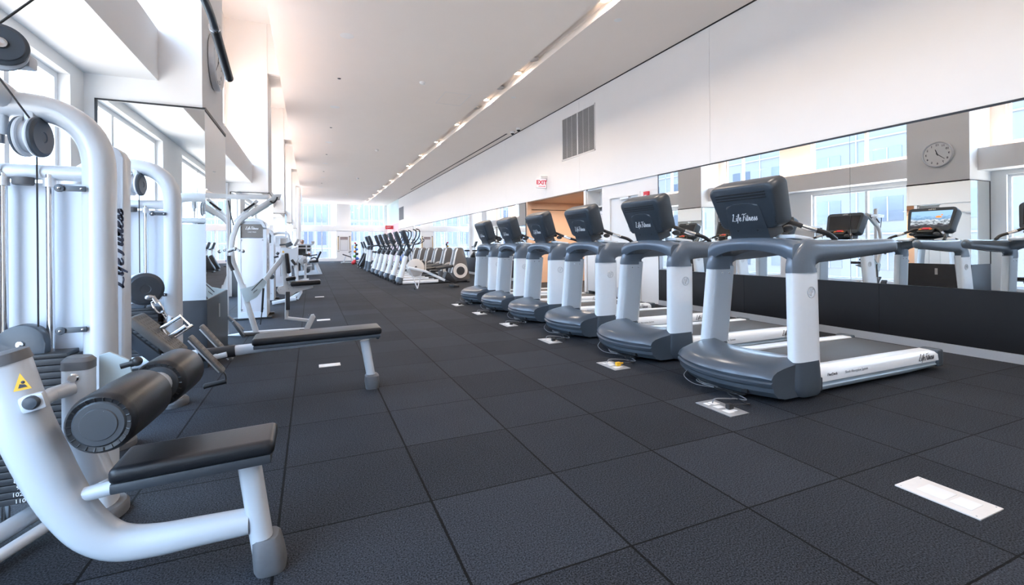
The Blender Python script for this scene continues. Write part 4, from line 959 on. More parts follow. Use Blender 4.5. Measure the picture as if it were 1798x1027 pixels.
q = MB().box(D(511, 489), (.12, .16, .045), rot=(0, -.15, 0), bev=.018, seg=4); dd(q, 'side_pad', 'black_vinyl')
q = MB().box(D(537, 496.5), (.37, .20, .06), rot=(0, -.04, 0), bev=.024, seg=4); dd(q, 'seat_pad', 'black_vinyl')
q = MB(); q.prism([((D(u, v)-D(486, 510)).x, (D(u, v)-D(486, 510)).z) for u, v in ((486, 510), (488, 504), (501, 501), (507, 496), (512, 499), (516, 502), (550, 502), (550, 505), (520, 512), (511, 520), (507, 517), (490, 516))], D(486, 510)+Vector((0, -.03, 0)), X_, Z_, (0, .06, 0), bev=.004); dd(q, 'seat_bracket', 'oldwhite')
q = MB()
for u, v in ((489, 509), (493, 508), (508, 501), (507, 507), (509, 514), (515, 505), (542, 553), (541, 563)): q.lathe(D(u, v, YD-.028), (0, -1, 0), [(.006, 0), (.006, .006), (.001, .007)], 10)
dd(q, 'bolts', 'steel')
q = MB().tube([D(462.5, 506, 6.75), D(460, 548, 6.75)], .013).tube([D(460, 548, 6.75), D(457, 570, 6.75)], .006); dd(q, 'gas_strut', 'black')
q = bar([D(504, 514), D(503, 557)], .022, .024); dd(q, 'counterweight_post', 'oldwhite')
q = MB().box(D(505.5, 528, YD-.03), (.05, .05, .24), bev=.006); cw = dd(q, 'counterweight', 'dkgrey')
q = bar([D(500, 558), D(546, 563)], .020, .024); dd(q, 'lower_link', 'oldwhite')
q = MB(); q.prism([((D(u, v)-D(531, 586)).x, (D(u, v)-D(531, 586)).z) for u, v in ((531, 583), (546, 552), (551, 551), (554, 556), (540, 584))], D(531, 586)+Vector((0, -.05, 0)), X_, Z_, (0, .05, 0), bev=.004); dd(q, 'end_plate', 'oldwhite')
q = bar([D(428, 586), D(534, 579)], .028, .034); dd(q, 'floor_beam', 'oldwhite')
q = bar([D(396, 592, 7.0), D(430, 587)], .026, .034); dd(q, 'rear_beam', 'oldwhite')
for dx, dy in ((0, .10), (13, -.08)):
    p0, p1 = D(402+dx-6, 552+abs(dx)*.9, YD+dy), D(427+dx*.2, 592-(0 if dx else 12), YD+dy); an = math.atan2(p0.z-p1.z, p1.x-p0.x)
    dd(MB().box((p0+p1)/2, ((p1-p0).length, .12, .03), rot=(0, an, 0), bev=.006), 'foot_plate', 'dkgrey')
for a_, b_2 in (((-.12, YD-.01, .018), (.06, .10, .036)), ((-.72, YD, .018), (.2, .10, .036)), ((-1.09, 7.0, .015), (.1, .1, .03))): dd(MB().box(a_, b_2, bev=.006), 'rubber_foot', 'rubber')

# ---------------------------------------------------------------- selectorised machines along the left side
def select_machine(lab, x, y, kind, sc=1.0, head=True, depth=.62):
    """weight tower at -x, user side at +x; local coordinates"""
    t = thing('weight_machine', lab, 'exercise machine', (x, y, 0))
    H_ = 1.56*sc; w = .40; n = 10
    prof = [(0, 0), (w, 0), (w, H_-.14)] + [(w-.14+.14*math.cos(a), H_-.14+.14*math.sin(a)) for a in [PI/2*k/n for k in range(1, n)]] + [(w-.14, H_), (.10, H_), (.03, H_-.03), (0, H_-.10)]
    inner = [(.045, .10), (w-.045, .10), (w-.045, H_-.15), (w-.10, H_-.06), (.07, H_-.06), (.045, H_-.10)]
    q = MB(); q.prism(prof, (0, .05, .03), X_, Z_, (0, depth-.05, 0), bev=.012)
    q.ab((0, 0, .03), (.045, .06, H_-.10)).ab((w-.045, 0, .03), (w, .06, H_-.14)).ab((.045, 0, .03), (w-.045, .06, .12)); q.prism([(p[0], p[1]) for p in ((.0, H_-.12), (.03, H_-.03), (.10, H_), (w-.14, H_), (w-.05, H_-.04), (w, H_-.14), (w-.045, H_-.14), (w-.09, H_-.05), (.09, H_-.045), (.045, H_-.10))], (0, 0, .03), X_, Z_, (0, .06, 0))
    q.build('housing', 'white', t, ang=30)
    if head:
        q = MB(); q.ab((.045, .028, H_-.27), (w-.045, .045, H_-.06)); hd = q.build('header_panel', mat_head, t, smooth=False)
        script(.022, (w/2, .0275, H_-.13), X_, Z_, 'text_w', hd, 'header_lettering')
        text('CHEST PRESS' if kind == 0 else 'LEG CURL', .020, (w/2, .0265, H_-.185), X_, Z_, 'text_w', hd, 'header_lettering')
    MB().ab((.03, .008, .10), (w-.03, .02, H_-.28), bev=.003).build('shield', mat_sh2, t)
    q = MB()
    for a in (.05, w-.05):
        for z in (.17, .62, H_-.31): q.lathe((a, .008, z), (0, -1, 0), [(.013, 0), (.013, .010), (.001, .012)], 12)
    q.build('shield_knobs', 'steel', t)
    script(.062, (w+.0015, depth*.45, H_*.66), Z_, -X_+-Y_*0 if False else (0, -1, 0), 'text_k', t, 'side_lettering')
    for yy in (.05, depth-.05): MB().box((w/2, yy, .018), (w+.14, .09, .036), bev=.010).build('floor_foot', 'black', t)
    return t
mat_head = mat('bronze header', (.17, .155, .14), .4, noise=(10, .1, 0)); mat_sh2 = mat('pearl shield', (.62, .62, .66), .4)
sm = select_machine('white weight tower with bronze header and dark lettering beside the lever machine', -1.05, 8.3, 0)
# second tower row with its user frames
def users(t, x0, parts):
    pass
m2 = select_machine('white weight tower with dark blue header behind the bronze-header tower', -1.12, 10.9, 1, .96)
for ch in [x for x in bpy.data.objects if x.parent == m2 and x.name.startswith('header_panel')]: ch.data.materials[0] = M['dkgrey']
def pm(mb, name, m, t): return tow(mb, name, m, t)
# user side of the second tower: curved cowl, levers, seat
G = lambda u, v, Y: at(u, v, Y)
q = bar(fil([G(479, 412, 11.2), G(487, 409, 11.2), G(507, 409, 11.2), G(507, 424, 11.2)], .1), .026, .04); pm(q, 'top_frame', 'white', m2)
def shape(pts, Y, th, bev=.006):
    o = G(pts[0][0], pts[0][1], Y); return MB().prism([((G(u, v, Y)-o).x, (G(u, v, Y)-o).z) for u, v in pts], o, X_, Z_, (0, th, 0), bev=bev)
pm(shape([(492, 419), (503, 418), (503, 434), (492, 434)], 11.4, .05), 'pulley_plate', 'oldwhite', m2)
pm(shape([(492, 436), (505, 433), (512, 440), (523, 432), (524, 455), (516, 470), (508, 462), (502, 480), (492, 486)], 11.1, .28, .03), 'lever_cowl', 'white', m2)
pm(shape([(500, 428), (511, 424), (515, 430), (503, 435)], 11.0, .03), 'instruction_placard', 'dkgrey', m2)
pm(MB().tube([G(491, 430, 11.05), G(501, 429, 11.05)], .018), 'placard_arm', 'dkgrey', m2)
pm(shape([(495, 443.5), (499.5, 443.5), (497, 439.5)], 11.08, .004, 0), 'warning_sticker', 'yellow', m2)
pm(MB().tube([G(481, 452, 10.8), G(489, 450, 10.8)], .022).tube([G(486, 447, 10.8), G(489, 443, 10.8)], .03), 'hand_grip', 'black', m2)
pm(MB().tube([G(512, 456, 10.9), G(519, 465, 10.9)], .03), 'hand_grip', 'black', m2)
pm(bar([G(519, 466, 11.2), G(523, 508, 11.2)], .035, .04), 'seat_post', 'white', m2)
pm(bar([G(497, 531, 10.9), G(528, 514, 10.9)], .03, .04), 'slanted_rail', 'white', m2)
pm(bar([G(478, 532, 10.3), G(520, 524, 10.3)], .035, .045), 'floor_rail', 'white', m2)
pm(shape([(520, 525), (528, 509), (531, 510), (531, 514), (524, 526)], 10.25, .06), 'end_plate', 'white', m2)
pm(MB().lathe(G(477, 486, 10.8), Y_, [(.001, 0), (.05, 0), (.05, .03), (.001, .03)], 18), 'pivot_disc', 'black', m2)
m3 = select_machine('white weight machine with roller arm and cam disc, third in the left row', -1.0, 14.6, 0, .92, head=False)
pm(shape([(524, 456), (530, 451), (538, 452), (540, 462), (536, 467), (530, 466), (524, 460)], 14.8, .18, .02), 'cam_housing', 'white', m3)
pm(MB().lathe(G(535.5, 458, 14.75), (0, -1, 0), [(.055, -.05), (.055, .01), (.04, .015), (.035, .006), (.001, .006)], 22), 'cam_disc', 'steel', m3)
pm(shape([(531, 444), (545, 447), (545, 451), (532, 449)], 14.6, .03), 'instruction_placard', 'dkgrey', m3)
pm(bar([G(536, 464, 14.8), G(536, 492, 14.8)], .035, .04), 'seat_post', 'white', m3)
pm(bar([G(534, 468, 14.8), G(548, 466, 14.8)], .02, .04), 'seat_arm', 'white', m3)
pm(MB().tube([G(545, 449, 14.8), G(557, 447, 14.8)], .018), 'roller_arm', 'dkgrey', m3)
pm(MB().box(G(537, 491, 14.8)+Vector((0, 0, -.0)), (.16, .5, .04), bev=.01), 'floor_foot', 'white', m3)
pm(bar([G(536, 490, 14.8), Vector((-.7, 14.8, .04))], .03, .04), 'floor_rail', 'white', m3)
m4 = select_machine('white seated machine with reclined black back pad near the end windows', -1.1, 19.6, 1, .95, head=False)
pm(shape([(524, 484), (566, 481), (558, 462), (551, 462), (553, 475), (524, 476)], 19.8, .3, .01), 'base_frame', 'white', m4)
pm(MB().lathe(G(540, 475, 19.6), (0, -1, 0), [(.09, -.03), (.09, .01), (.001, .012)], 20), 'pivot_disc', 'black', m4)
pm(MB().box(G(559.5, 449.5, 19.8), (.07, .4, .40), rot=(0, .42, 0), bev=.025, seg=3), 'back_pad', 'black_vinyl', m4)
pm(MB().box(G(551, 459, 19.8), (.34, .4, .09), rot=(0, -.1, 0), bev=.03, seg=3), 'seat_pad', 'black_vinyl', m4)
pm(bar([G(552, 462, 19.8), G(560, 480, 19.8)], .03, .04), 'seat_post', 'white', m4)
pm(MB().tube(spl([G(545, 455, 19.7), G(552, 452, 19.7), G(558, 455, 19.7)], 4), .025), 'hand_grip', 'black', m4)
# far machine with dark slatted weight stacks, and the person behind it
m5 = thing('weight_machine', 'white machine with dark weight stacks in front of the seated person', 'exercise machine', (-.35, 21.2, 0))
for (a, b, c_, d_) in ((524, 537, 431, 434.5), (539, 545, 431, 434.5), (524, 537, 437, 448), (539, 545, 437, 441)): pm(shape([(a, d_), (b, d_), (b, c_), (a, c_)], 21.2, .15, .004), 'weight_stack', 'plate', m5)
pm(shape([(522, 482), (547, 482), (547, 428.5), (522, 428.5), (522, 430.7), (523.6, 430.7), (545.5, 430.7), (545.5, 480), (524, 480), (524, 449), (522, 449)], 21.16, .2, .003), 'frame', 'white', m5)
pm(bar([G(523, 435.8, 21.1), G(546, 435.8, 21.1)], .03, .03), 'crossbar', 'white', m5)
pm(bar([G(538, 430, 21.1), G(538, 481, 21.1)], .028, .03), 'upright', 'white', m5)
pm(bar([G(546, 430, 21.15), G(552, 424, 21.15)], .03, .03), 'press_arm', 'white', m5)
pm(bar([G(517, 432, 21.15), G(524, 420, 21.15)], .05, .05), 'press_arm', 'white', m5)
pm(shape([(548, 431), (546, 424), (549, 423), (553, 427)], 21.1, .03, .005), 'pulley_plate', 'white', m5)

# person seated behind it, seen from the front
pz = thing('person', 'person in a white top and dark headphones seated behind the far machine', 'person', (-.36, 22.3, 0))
hc = G(530.3, 425.5, 22.3) - Vector((-.36, 22.3, 0)); hx = hc.x
q = MB(); bm_ = q.bm
def skinbody():
    J = {'pel': (hx, 0, .56), 'bel': (hx, 0, .74), 'che': (hx, .03, .93), 'neck': (hx, .02, 1.09), 'skull': (hx, 0, 1.18),
         'shL': (hx-.18, .02, 1.02), 'elL': (hx-.30, -.08, .82), 'haL': (hx-.26, -.32, .86), 'shR': (hx+.18, .02, 1.02), 'elR': (hx+.30, -.08, .82), 'haR': (hx+.26, -.32, .86),
         'hipL': (hx-.10, -.04, .54), 'knL': (hx-.14, -.44, .54), 'anL': (hx-.14, -.46, .10), 'toL': (hx-.15, -.60, .05), 'hipR': (hx+.10, -.04, .54), 'knR': (hx+.14, -.44, .54), 'anR': (hx+.14, -.46, .10), 'toR': (hx+.15, -.60, .05)}
    Rr = {'pel': .13, 'bel': .12, 'che': .14, 'neck': .055, 'skull': .07, 'shL': .06, 'elL': .042, 'haL': .035, 'shR': .06, 'elR': .042, 'haR': .035, 'hipL': .09, 'knL': .06, 'anL': .042, 'toL': .035, 'hipR': .09, 'knR': .06, 'anR': .042, 'toR': .035}
    E_ = [('pel', 'bel'), ('bel', 'che'), ('che', 'neck'), ('neck', 'skull'), ('che', 'shL'), ('shL', 'elL'), ('elL', 'haL'), ('che', 'shR'), ('shR', 'elR'), ('elR', 'haR'), ('pel', 'hipL'), ('hipL', 'knL'), ('knL', 'anL'), ('anL', 'toL'), ('pel', 'hipR'), ('hipR', 'knR'), ('knR', 'anR'), ('anR', 'toR')]
    ks = list(J); me = bpy.data.meshes.new('body'); me.from_pydata([J[k] for k in ks], [(ks.index(a), ks.index(b)) for a, b in E_], []); me.materials.append(M['skin'])
    o = bpy.data.objects.new('body', me); COL.objects.link(o); o.parent = pz
    md = o.modifiers.new('skin', 'SKIN'); md.use_smooth_shade = True
    for i, k in enumerate(ks): me.skin_vertices[0].data[i].radius = (Rr[k], Rr[k]*(.75 if k in ('che', 'bel', 'pel') else 1))
    me.skin_vertices[0].data[0].use_root = True
    sb = o.modifiers.new('sub', 'SUBSURF'); sb.levels = 2; sb.render_levels = 2
    return o
skinbody()
hd = Vector((hx, -.02, hc.z))
R = []
for i in range(13):
    f_ = i/12; z = hd.z-.115+.235*f_; r = .078*math.sqrt(max(.02, 1-(2*f_-1)**2))**.8*(1-.14*(1-f_))
    R.append([Vector((hd.x+math.cos(a)*r*.92, hd.y+math.sin(a)*r*1.15, z)) for a in [2*PI*k/20 for k in range(20)]])
q = MB().rings(R); q.ball((hd.x, hd.y-.092, hd.z-.02), .016, (.8, 1.1, 1.4), 10); q.ball((hd.x-.076, hd.y, hd.z-.01), .018, (.5, .9, 1.4), 10).ball((hd.x+.076, hd.y, hd.z-.01), .018, (.5, .9, 1.4), 10); q.build('head', 'skin', pz, ang=80)
q = MB().ball((hd.x, hd.y+.030, hd.z+.055), .086, (.95, 1.05, .80), 18); q.build('hair', 'hair', pz)
q = MB().box((hd.x, hd.y-.088, hd.z+.012), (.13, .02, .030), bev=.008); q.build('glasses', 'black', pz)
q = MB().box((hd.x, hd.y-.088, hd.z-.062), (.045, .008, .008), bev=.003); q.build('mouth', mat('lips', (.4, .14, .12), .5), pz)
q = MB(); q.sweep([(hx, .0, .58), (hx, .01, .75), (hx, .03, .95), (hx, .02, 1.06), (hx, .02, 1.10)], [(.165, .12), (.16, .115), (.20, .12), (.13, .08), (.065, .06)], up=(0, 1, 0), seg=20); q.build('shirt', 'shirt', pz)
for s_ in (-1, 1): MB().sweep([(hx+s_*.16, .02, 1.03), (hx+s_*.24, -.03, .92), (hx+s_*.30, -.08, .83)], [.075, .062, .055], seg=14).build('sleeve', 'shirt', pz)
for s_ in (-1, 1): MB().sweep([(hx+s_*.09, .0, .56), (hx+s_*.13, -.4, .57), (hx+s_*.14, -.47, .50), (hx+s_*.14, -.46, .12)], [.10, .08, .07, .055], seg=14).build('trouser_leg', 'dark_sh', pz)
st = thing('machine_seat', 'black padded seat under the seated person', 'seat', (-.36+hx, 22.42, 0)); MB().box((0, -.05, .42), (.38, .42, .08), bev=.025, seg=3).build('seat_pad', 'black_vinyl', st)
MB().box((0, .21, .86), (.34, .07, .62), bev=.025, seg=3).build('back_pad', 'black_vinyl', st); bar([(0, 0, .0), (0, 0, .40)], .04, .05).build('seat_post', 'white', st)
# ================================================================ RIGHT-HAND CARDIO ROW BEYOND THE TREADMILLS
# rowing machine
ro = thing('rowing_machine', 'pale grey flywheel rowing machine standing before the elliptical trainers', 'rowing machine', (2.65, 12.5, 0))
def rr2(mb, name, m): return tow(mb, name, m, ro)
Rw = lambda u, v, Y=12.5: at(u, v, Y)
fc = Rw(729.5, 470); rr2(MB().lathe(fc+Vector((0, -.05, 0)), Y_, [(.001, 0), (.10, -.004), (.215, .005), (.235, .02), (.24, .06), (.235, .10), (.215, .12), (.001, .12)], 44), 'flywheel_cage', 'cream')
q = MB(); q.prism([(-.03, .0), (.03, .0), (.03, .02), (.015, .035), (-.02, .03)], fc+Vector((0, -.056, .01)), X_, Z_, (0, -.004, 0)).prism([(-.02, -.035), (.015, -.035), (.02, -.012), (-.02, -.012)], fc+Vector((0, -.056, 0)), X_, Z_, (0, -.004, 0)); rr2(q, 'maker_badge', 'black')
rr2(bar([Rw(717, 470, 12.38), Rw(746, 476, 12.38), Rw(781, 492, 12.38)], .034, .030), 'monorail', 'silver')
for p in ((720, 474), (740, 480)): rr2(MB().tube([Rw(p[0], p[1], 12.4), Rw(733, 507, 12.4)], .014, seg=10), 'front_leg', 'shirt')
rr2(MB().cyl(Rw(728, 507, 12.2), Rw(738, 509, 12.7), .02, seg=12), 'front_foot', 'black')
rr2(bar([Rw(747, 459, 12.5), Rw(747, 476, 12.5)], .016, .02), 'monitor_post', 'cream')
rr2(MB().tube([Rw(742, 457, 12.5), Rw(747, 464, 12.5)], .014), 'handle_rest', 'black')
q = MB(); q.prism([(0, 0), (.06, .16), (.12, .14), (.34, -.12), (.30, -.17)], Rw(781, 488, 12.3), X_, Z_, (0, .3, 0), bev=.01); rr2(q, 'rear_support', 'black')
rr2(MB().box((Rw(781, 488, 12.3)+Vector((.3, .15, 0))).xyz*Vector((1, 1, 0)) + Vector((.0, 0, .03)), (.16, .5, .06), bev=.01), 'rear_foot', 'black')
rr2(MB().box(Rw(762, 480, 12.38)+Vector((0, 0, .07)), (.22, .20, .05), bev=.02, seg=3), 'seat', 'black_vinyl')

def make_elliptical():
    t = thing('elliptical_trainer', None, None)
    # front column
    MB().sweep([(.12, 0, .06), (.16, 0, .20)], [(.12, .10), (.105, .085)], up=(1, 0, 0), seg=20, pw=.8).build('column_foot', 'titan_d', t)
    MB().sweep([(.16, 0, .20), (.24, 0, .50), (.33, 0, .84)], [(.105, .085), (.10, .075), (.09, .065)], up=(1, 0, 0), seg=20, pw=.8).build('front_column', 'silver', t)
    MB().sweep([(.33, 0, .84), (.40, 0, .98), (.47, 0, 1.08)], [(.09, .07), (.08, .075), (.06, .06)], up=(1, 0, 0), seg=18, pw=.8).build('column_neck', 'dkgrey', t)
    lf_badge(t, (.035, 0, .17), -Y_, Vector((.25, 0, 1)).normalized(), .05, 'text_w')
    script(.04, (.148, 0, .55), Vector((.26, 0, 1)).normalized(), Y_, 'text_g', t, 'column_lettering')
    MB().ball((.46, -.13, .98), .062, (1, 1, 1), 18).ball((.46, .13, .98), .062, (1, 1, 1), 18).tube([(.46, -.15, .98), (.46, .15, .98)], .035).build('pivot_hub', 'dkgrey', t)
    # console
    up = Vector((-.36, 0, .93)).normalized(); nb = Vector((up.z, 0, -up.x))
    MB().box(Vector((.30, 0, 1.42)), (.10, .42, .42), rot=(0, -.37, 0), bev=.035, seg=4).build('console', 'console', t)
    MB().box(Vector((.30, 0, 1.42))-nb*.055, (.012, .26, .26), rot=(0, -.37, 0), bev=.01).build('console_back', 'dkgrey', t)
    MB().box(Vector((.30, 0, 1.42))+nb*.052, (.004, .32, .28), rot=(0, -.37, 0)).build('screen', 'screen_off', t)
    MB().sweep([(.44, 0, 1.05), (.38, 0, 1.22)], (.08, .04), up=(1, 0, 0), seg=14).build('console_stem', 'console', t)
    MB().box((.46, 0, 1.20), (.14, .22, .05), rot=(0, .4, 0), bev=.02).build('bottle_tray', 'silver', t)
    # moving arms
    for s_ in (-1, 1):
        MB().tube(spl([(.46, s_*.22, .98), (.52, s_*.24, 1.18), (.68, s_*.25, 1.42), (.70, s_*.24, 1.60), (.60, s_*.22, 1.66)], 5), .018, seg=12).build('moving_arm', 'black', t)
        MB().tube(spl([(.52, s_*.10, 1.18), (.72, s_*.18, 1.22), (.84, s_*.20, 1.30), (.80, s_*.18, 1.38)], 4), .014, seg=10).build('fixed_handle', 'black', t)
        MB().tube([(.46, s_*.22, .98), (.50, s_*.22, .60), (.62, s_*.22, .36)], .022, seg=12).build('lower_arm', 'silver', t)
        MB().sweep([(.60, s_*.20, .34), (1.20, s_*.19, .44), (1.75, s_*.20, .52)], (.035, .045), seg=14, pw=.7).build('pedal_bar', 'dkgrey', t)
        MB().box((1.00, s_*.20, .45), (.38, .15, .05), rot=(0, -.12, 0), bev=.02, seg=3).build('pedal', 'black', t)
        MB().lathe((1.97, s_*.235, .36), (0, s_, 0), [(.001, -.02), (.225, -.02), (.232, 0), (.225, .018), (.14, .018), (.135, .010), (.001, .010)], 36).build('crank_disc', 'cream', t)
        MB().lathe((1.97, s_*.246, .36), (0, s_, 0), [(.001, 0), (.13, 0), (.13, .012), (.001, .014)], 30).build('disc_cover', 'dkgrey', t)
        MB().sweep([(.18, s_*.27, .06), (1.25, s_*.27, .075)], (.03, .045), seg=14, pw=.6).build('base_rail', 'silver', t)
    # rear shroud
    R = []
    for z, x0, x1, hw in ((.10, 1.66, 2.34, .17), (.30, 1.66, 2.30, .18), (.55, 1.74, 2.24, .18), (.80, 1.80, 2.19, .165), (1.0, 1.84, 2.14, .15), (1.06, 1.87, 2.10, .13), (1.085, 1.93, 2.04, .08)):
        R.append([Vector(((x0+x1)/2+math.copysign(abs(math.cos(a))**.6, math.cos(a))*(x1-x0)/2, math.copysign(abs(math.sin(a))**.5, math.sin(a))*hw, z)) for a in [2*PI*k/28 for k in range(28)]])
    MB().rings(R).build('rear_shroud', mat_shroud, t, ang=60)
    for s_ in (-1, 1): MB().sweep([(1.70, s_*.165, .30), (1.78, s_*.168, .62), (1.86, s_*.150, .95), (1.92, s_*.12, 1.05)], (.025, .016), up=(0, 1, 0), seg=10).build('shroud_trim', 'silver', t)
    MB().box((1.25, 0, .06), (2.1, .34, .09), bev=.02).build('base_frame', 'dkgrey', t)
    for x in (.12, 2.2): MB().box((x, 0, .03), (.10, .66, .06), bev=.02).build('floor_foot', 'black', t)
    for s_ in (-1, 1): MB().lathe((.04, s_*.29, .035), Y_, [(.001, -.02), (.035, -.02), (.035, .02), (.001, .02)], 16).build('wheel', 'black', t)
    return t
mat_shroud = mat('shroud plastic', (.14, .135, .135), .4, .1, noise=(30, .05, .02))
e0 = make_elliptical()
el = ['elliptical trainer nearest to the camera, behind the rowing machine', 'second nearest elliptical trainer, behind the rower one', 'third elliptical trainer from the camera', 'fourth elliptical trainer from the camera', 'fifth elliptical trainer from the camera', 'farthest elliptical trainer, next to the two upright-post machines']
for k in range(6):
    o = e0 if k == 0 else copy_tree(e0); o.location = (2.30, 14.15+1.27*k, 0); tag(o, el[k], 'elliptical trainer', 'row of elliptical trainers')
# two stepper machines and two dark exercise bikes further on
def make_stepper():
    t = thing('step_machine', None, None)
    MB().sweep([(.10, 0, .05), (.14, 0, .45)], [(.10, .09), (.08, .07)], up=(1, 0, 0), seg=18, pw=.8).build('column_foot', 'titan_d', t)
    MB().sweep([(.14, 0, .45), (.20, 0, 1.0)], [(.08, .07), (.07, .06)], up=(1, 0, 0), seg=18, pw=.8).build('front_column', 'silver', t)
    MB().sweep([(.20, 0, 1.0), (.24, 0, 1.16)], [(.08, .08), (.07, .06)], up=(1, 0, 0), seg=18).build('column_neck', 'dkgrey', t)
    MB().box((.18, 0, 1.42), (.10, .44, .46), rot=(0, -.38, 0), bev=.04, seg=4).build('console', 'console', t); MB().box((.228, 0, 1.44), (.01, .34, .30), rot=(0, -.38, 0)).build('screen', 'screen_off', t)
    for s_ in (-1, 1):
        MB().tube(spl([(.24, s_*.10, 1.15), (.50, s_*.26, 1.20), (.85, s_*.30, 1.17), (.95, s_*.30, 1.12)], 5), .030, seg=12).build('handrail', 'dkgrey', t)
        MB().sweep([(.30, s_*.16, .22), (1.1, s_*.16, .34)], (.03, .04), seg=12, pw=.7).build('pedal_arm', 'silver', t); MB().box((1.0, s_*.16, .38), (.36, .16, .05), bev=.02).build('pedal', 'black', t)
        MB().tube([(.90, s_*.32, 1.10), (.45, s_*.34, .30), (.3, s_*.3, .08)], .022, seg=10).build('side_strut', 'silver', t)
    MB().box((.75, 0, .06), (1.5, .5, .10), bev=.03).build('base', 'titan_d', t)
    for x in (.08, 1.4): MB().box((x, 0, .025), (.1, .66, .05), bev=.015).build('floor_foot', 'black', t)
    return t
s0 = make_stepper(); s1 = copy_tree(s0); s0.location = (2.32, 22.1, 0); s1.location = (2.36, 23.6, 0)
tag(s0, 'step machine with tall console right behind the farthest elliptical trainer', 'step machine', 'pair of step machines'); tag(s1, 'step machine between its twin and the dark exercise bikes', 'step machine', 'pair of step machines')
def make_bike():
    t = thing('exercise_bike', None, None)
    R = []
    for s_, hw in ((-.09, .09), (-.10, .05)): pass
    pts = [(-.40, .14), (-.34, .10), (.20, .10), (.28, .20), (.20, .52), (.05, .76), (-.05, .80), (-.12, .72)]
    MB().prism(pts, (.30, -.10, 0), X_, Z_, (0, .20, 0), bev=.04).build('body_shroud', 'black', t)
    MB().sweep([(-.06, 0, .18), (.18, 0, .62), (.24, 0, .80)], [(.11, .045), (.10, .04), (.06, .03)], up=(1, 0, 1), seg=16, pw=.8).build('front_trim', 'titan_d', t)
    MB().lathe((.36, -.105, .30), (0, -1, 0), [(.001, 0), (.055, 0), (.06, .01), (.001, .014)], 20).build('crank_cap', 'silver', t)
    MB().sweep([(.26, 0, .76), (.22, 0, 1.10)], (.04, .05), up=(1, 0, 0), seg=14).build('console_stem', 'silver', t)
    MB().box((.18, 0, 1.25), (.08, .32, .36), rot=(0, -.35, 0), bev=.04, seg=4).build('console', 'console', t)
    MB().tube(spl([(.24, -.22, 1.12), (.36, -.24, 1.08), (.24, 0, 1.04), (.36, .24, 1.08), (.24, .22, 1.12)], 5), .016, seg=10).build('handlebar', 'black', t)
    MB().cyl((.62, 0, .12), (.72, 0, .82), .030).build('seat_post', 'silver', t); MB().box((.74, 0, .86), (.28, .22, .09), bev=.04, seg=3).build('saddle', 'black_vinyl', t)
    MB().box((.42, 0, .06), (.95, .10, .06), bev=.02).build('base_beam', 'dkgrey', t)
    for x in (-.02, .86): MB().box((x, 0, .03), (.09, .52, .06), bev=.02).build('floor_foot', 'dkgrey', t)
    return t
b0 = make_bike(); b1 = copy_tree(b0); b0.location = (2.42, 25.6, 0); b1.location = (2.44, 27.0, 0)
tag(b0, 'dark upright exercise bike, the nearer of two past the step machines', 'exercise bike', 'pair of dark exercise bikes'); tag(b1, 'dark upright exercise bike, the farther of two, near the ball tree', 'exercise bike', 'pair of dark exercise bikes')
# medicine ball tree
bt_ = thing('ball_rack', 'upright black stand carrying coloured medicine balls before the end window', 'ball rack', (2.78, 33.0, 0))
MB().box((0, 0, .03), (.55, .5, .05), bev=.02).cyl((0, 0, .03), (0, 0, 1.42), .03).build('stand', 'black', bt_)
for i, (c_, nm, z) in enumerate((('red', 'red', .17), ('blue', 'blue', .36), ('green', 'green', .52), ('black', 'black', .67), ('orange', 'orange', .83), ('blue', 'dark blue', .98), ('yellow', 'yellow', 1.13), ('black', 'small black', 1.27), ('red', 'small red', 1.40))):
    r = .105-.006*i
    o = MB().ball((0, 0, 0), r).build('medicine_ball', c_); o.location = (2.78+(.10 if i % 2 else -.10)*(1-i*.07), 32.93, z); tag(o, nm + ' medicine ball on the upright stand', 'ball', 'medicine balls on the stand')
    MB().lathe((o.location.x-2.78, -.07, z-r-.004), Z_, [(r*.6, 0), (r*.66, .012), (r*.6, .012)], 16).build('cradle_ring', 'black', bt_)
o = MB().ball((0, 0, 0), .12).build('medicine_ball', 'red'); o.location = (2.50, 31.6, .12); tag(o, 'red ball lying on the floor before the ball stand', 'ball')
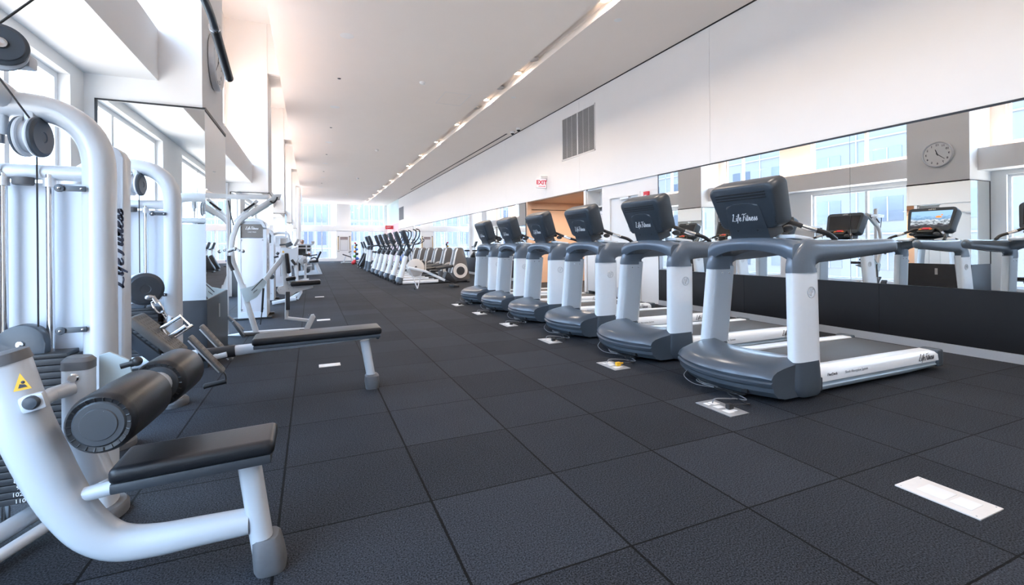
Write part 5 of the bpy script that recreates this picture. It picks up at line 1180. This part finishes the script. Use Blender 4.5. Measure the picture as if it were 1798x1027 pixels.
# white bench machine by the end wall
wb = thing('exercise_bench', 'white framed bench with black pad standing before the notice board', 'bench', (2.35, 34.8, 0))
bar([(-.38, 0, .05), (.42, 0, .05)], .035, .04).build('floor_beam', 'white', wb); bar([(-.25, 0, .05), (-.10, 0, .50)], .03, .03).build('front_leg', 'white', wb)
bar([(.34, 0, .05), (.16, 0, .80)], .03, .03).build('rear_leg', 'white', wb); MB().box((-.02, 0, .52), (.62, .28, .07), rot=(0, .35, 0), bev=.02).build('bench_pad', 'black_vinyl', wb)
MB().box((-.38, 0, .03), (.08, .5, .06), bev=.015).box((.42, 0, .03), (.08, .5, .06), bev=.015).build('floor_foot', 'white', wb)
MB().tube([(.10, -.2, .76), (.28, .2, .82)], .03).build('handle', 'black', wb)
# notice board and suspension straps on the end pier
nb_ = thing('notice_board', 'notice board with printed chart on the end wall between the windows', 'notice board', (2.50, YE-.05, 1.42))
MB().box((0, 0, 0), (.62, .03, 1.15), bev=.006).build('board', mat('board', (.62, .62, .62), .6), nb_); MB().box((0, -.018, .44), (.58, .006, .22)).build('picture_strip', mat('poster strip', (.30, .24, .24), .6, noise=(9, .8, 0)), nb_)
MB().box((0, -.018, -.12), (.54, .006, .82)).build('chart', mat('chart sheet', (.74, .75, .76), .6, noise=(40, .10, 0)), nb_)
for s_ in (-1, 1):
    o = thing('suspension_strap', 'black and yellow suspension strap hanging ' + ('left' if s_ < 0 else 'right') + ' of the notice board', 'exercise strap', (2.50+s_*.43, YE-.14, 1.98))
    MB().tube([(0, 0, 0), (0, -.03, -1.05)], .016, seg=8).build('black_strap', 'black', o); MB().tube([(.035*s_, 0, 0), (.04*s_, -.03, -1.05)], .014, seg=8).build('yellow_strap', 'yellow', o)
    MB().ball((0, -.0, .02), .05, (1, .8, 1), 12).build('wall_anchor', 'dkgrey', o); MB().tube([(-.06, -.03, -1.20), (0, -.03, -1.05), (.06, -.03, -1.20), (-.06, -.03, -1.20)], .015, seg=8).build('handle', 'black', o)
# blue gym ball and shelf near the far mirror
o = MB().ball((0, 0, 0), .32, seg=28).build('gym_ball', 'blue'); o.location = (5.50, 30.6, .32+.0); tag(o, 'large blue exercise ball by the far mirror', 'ball')
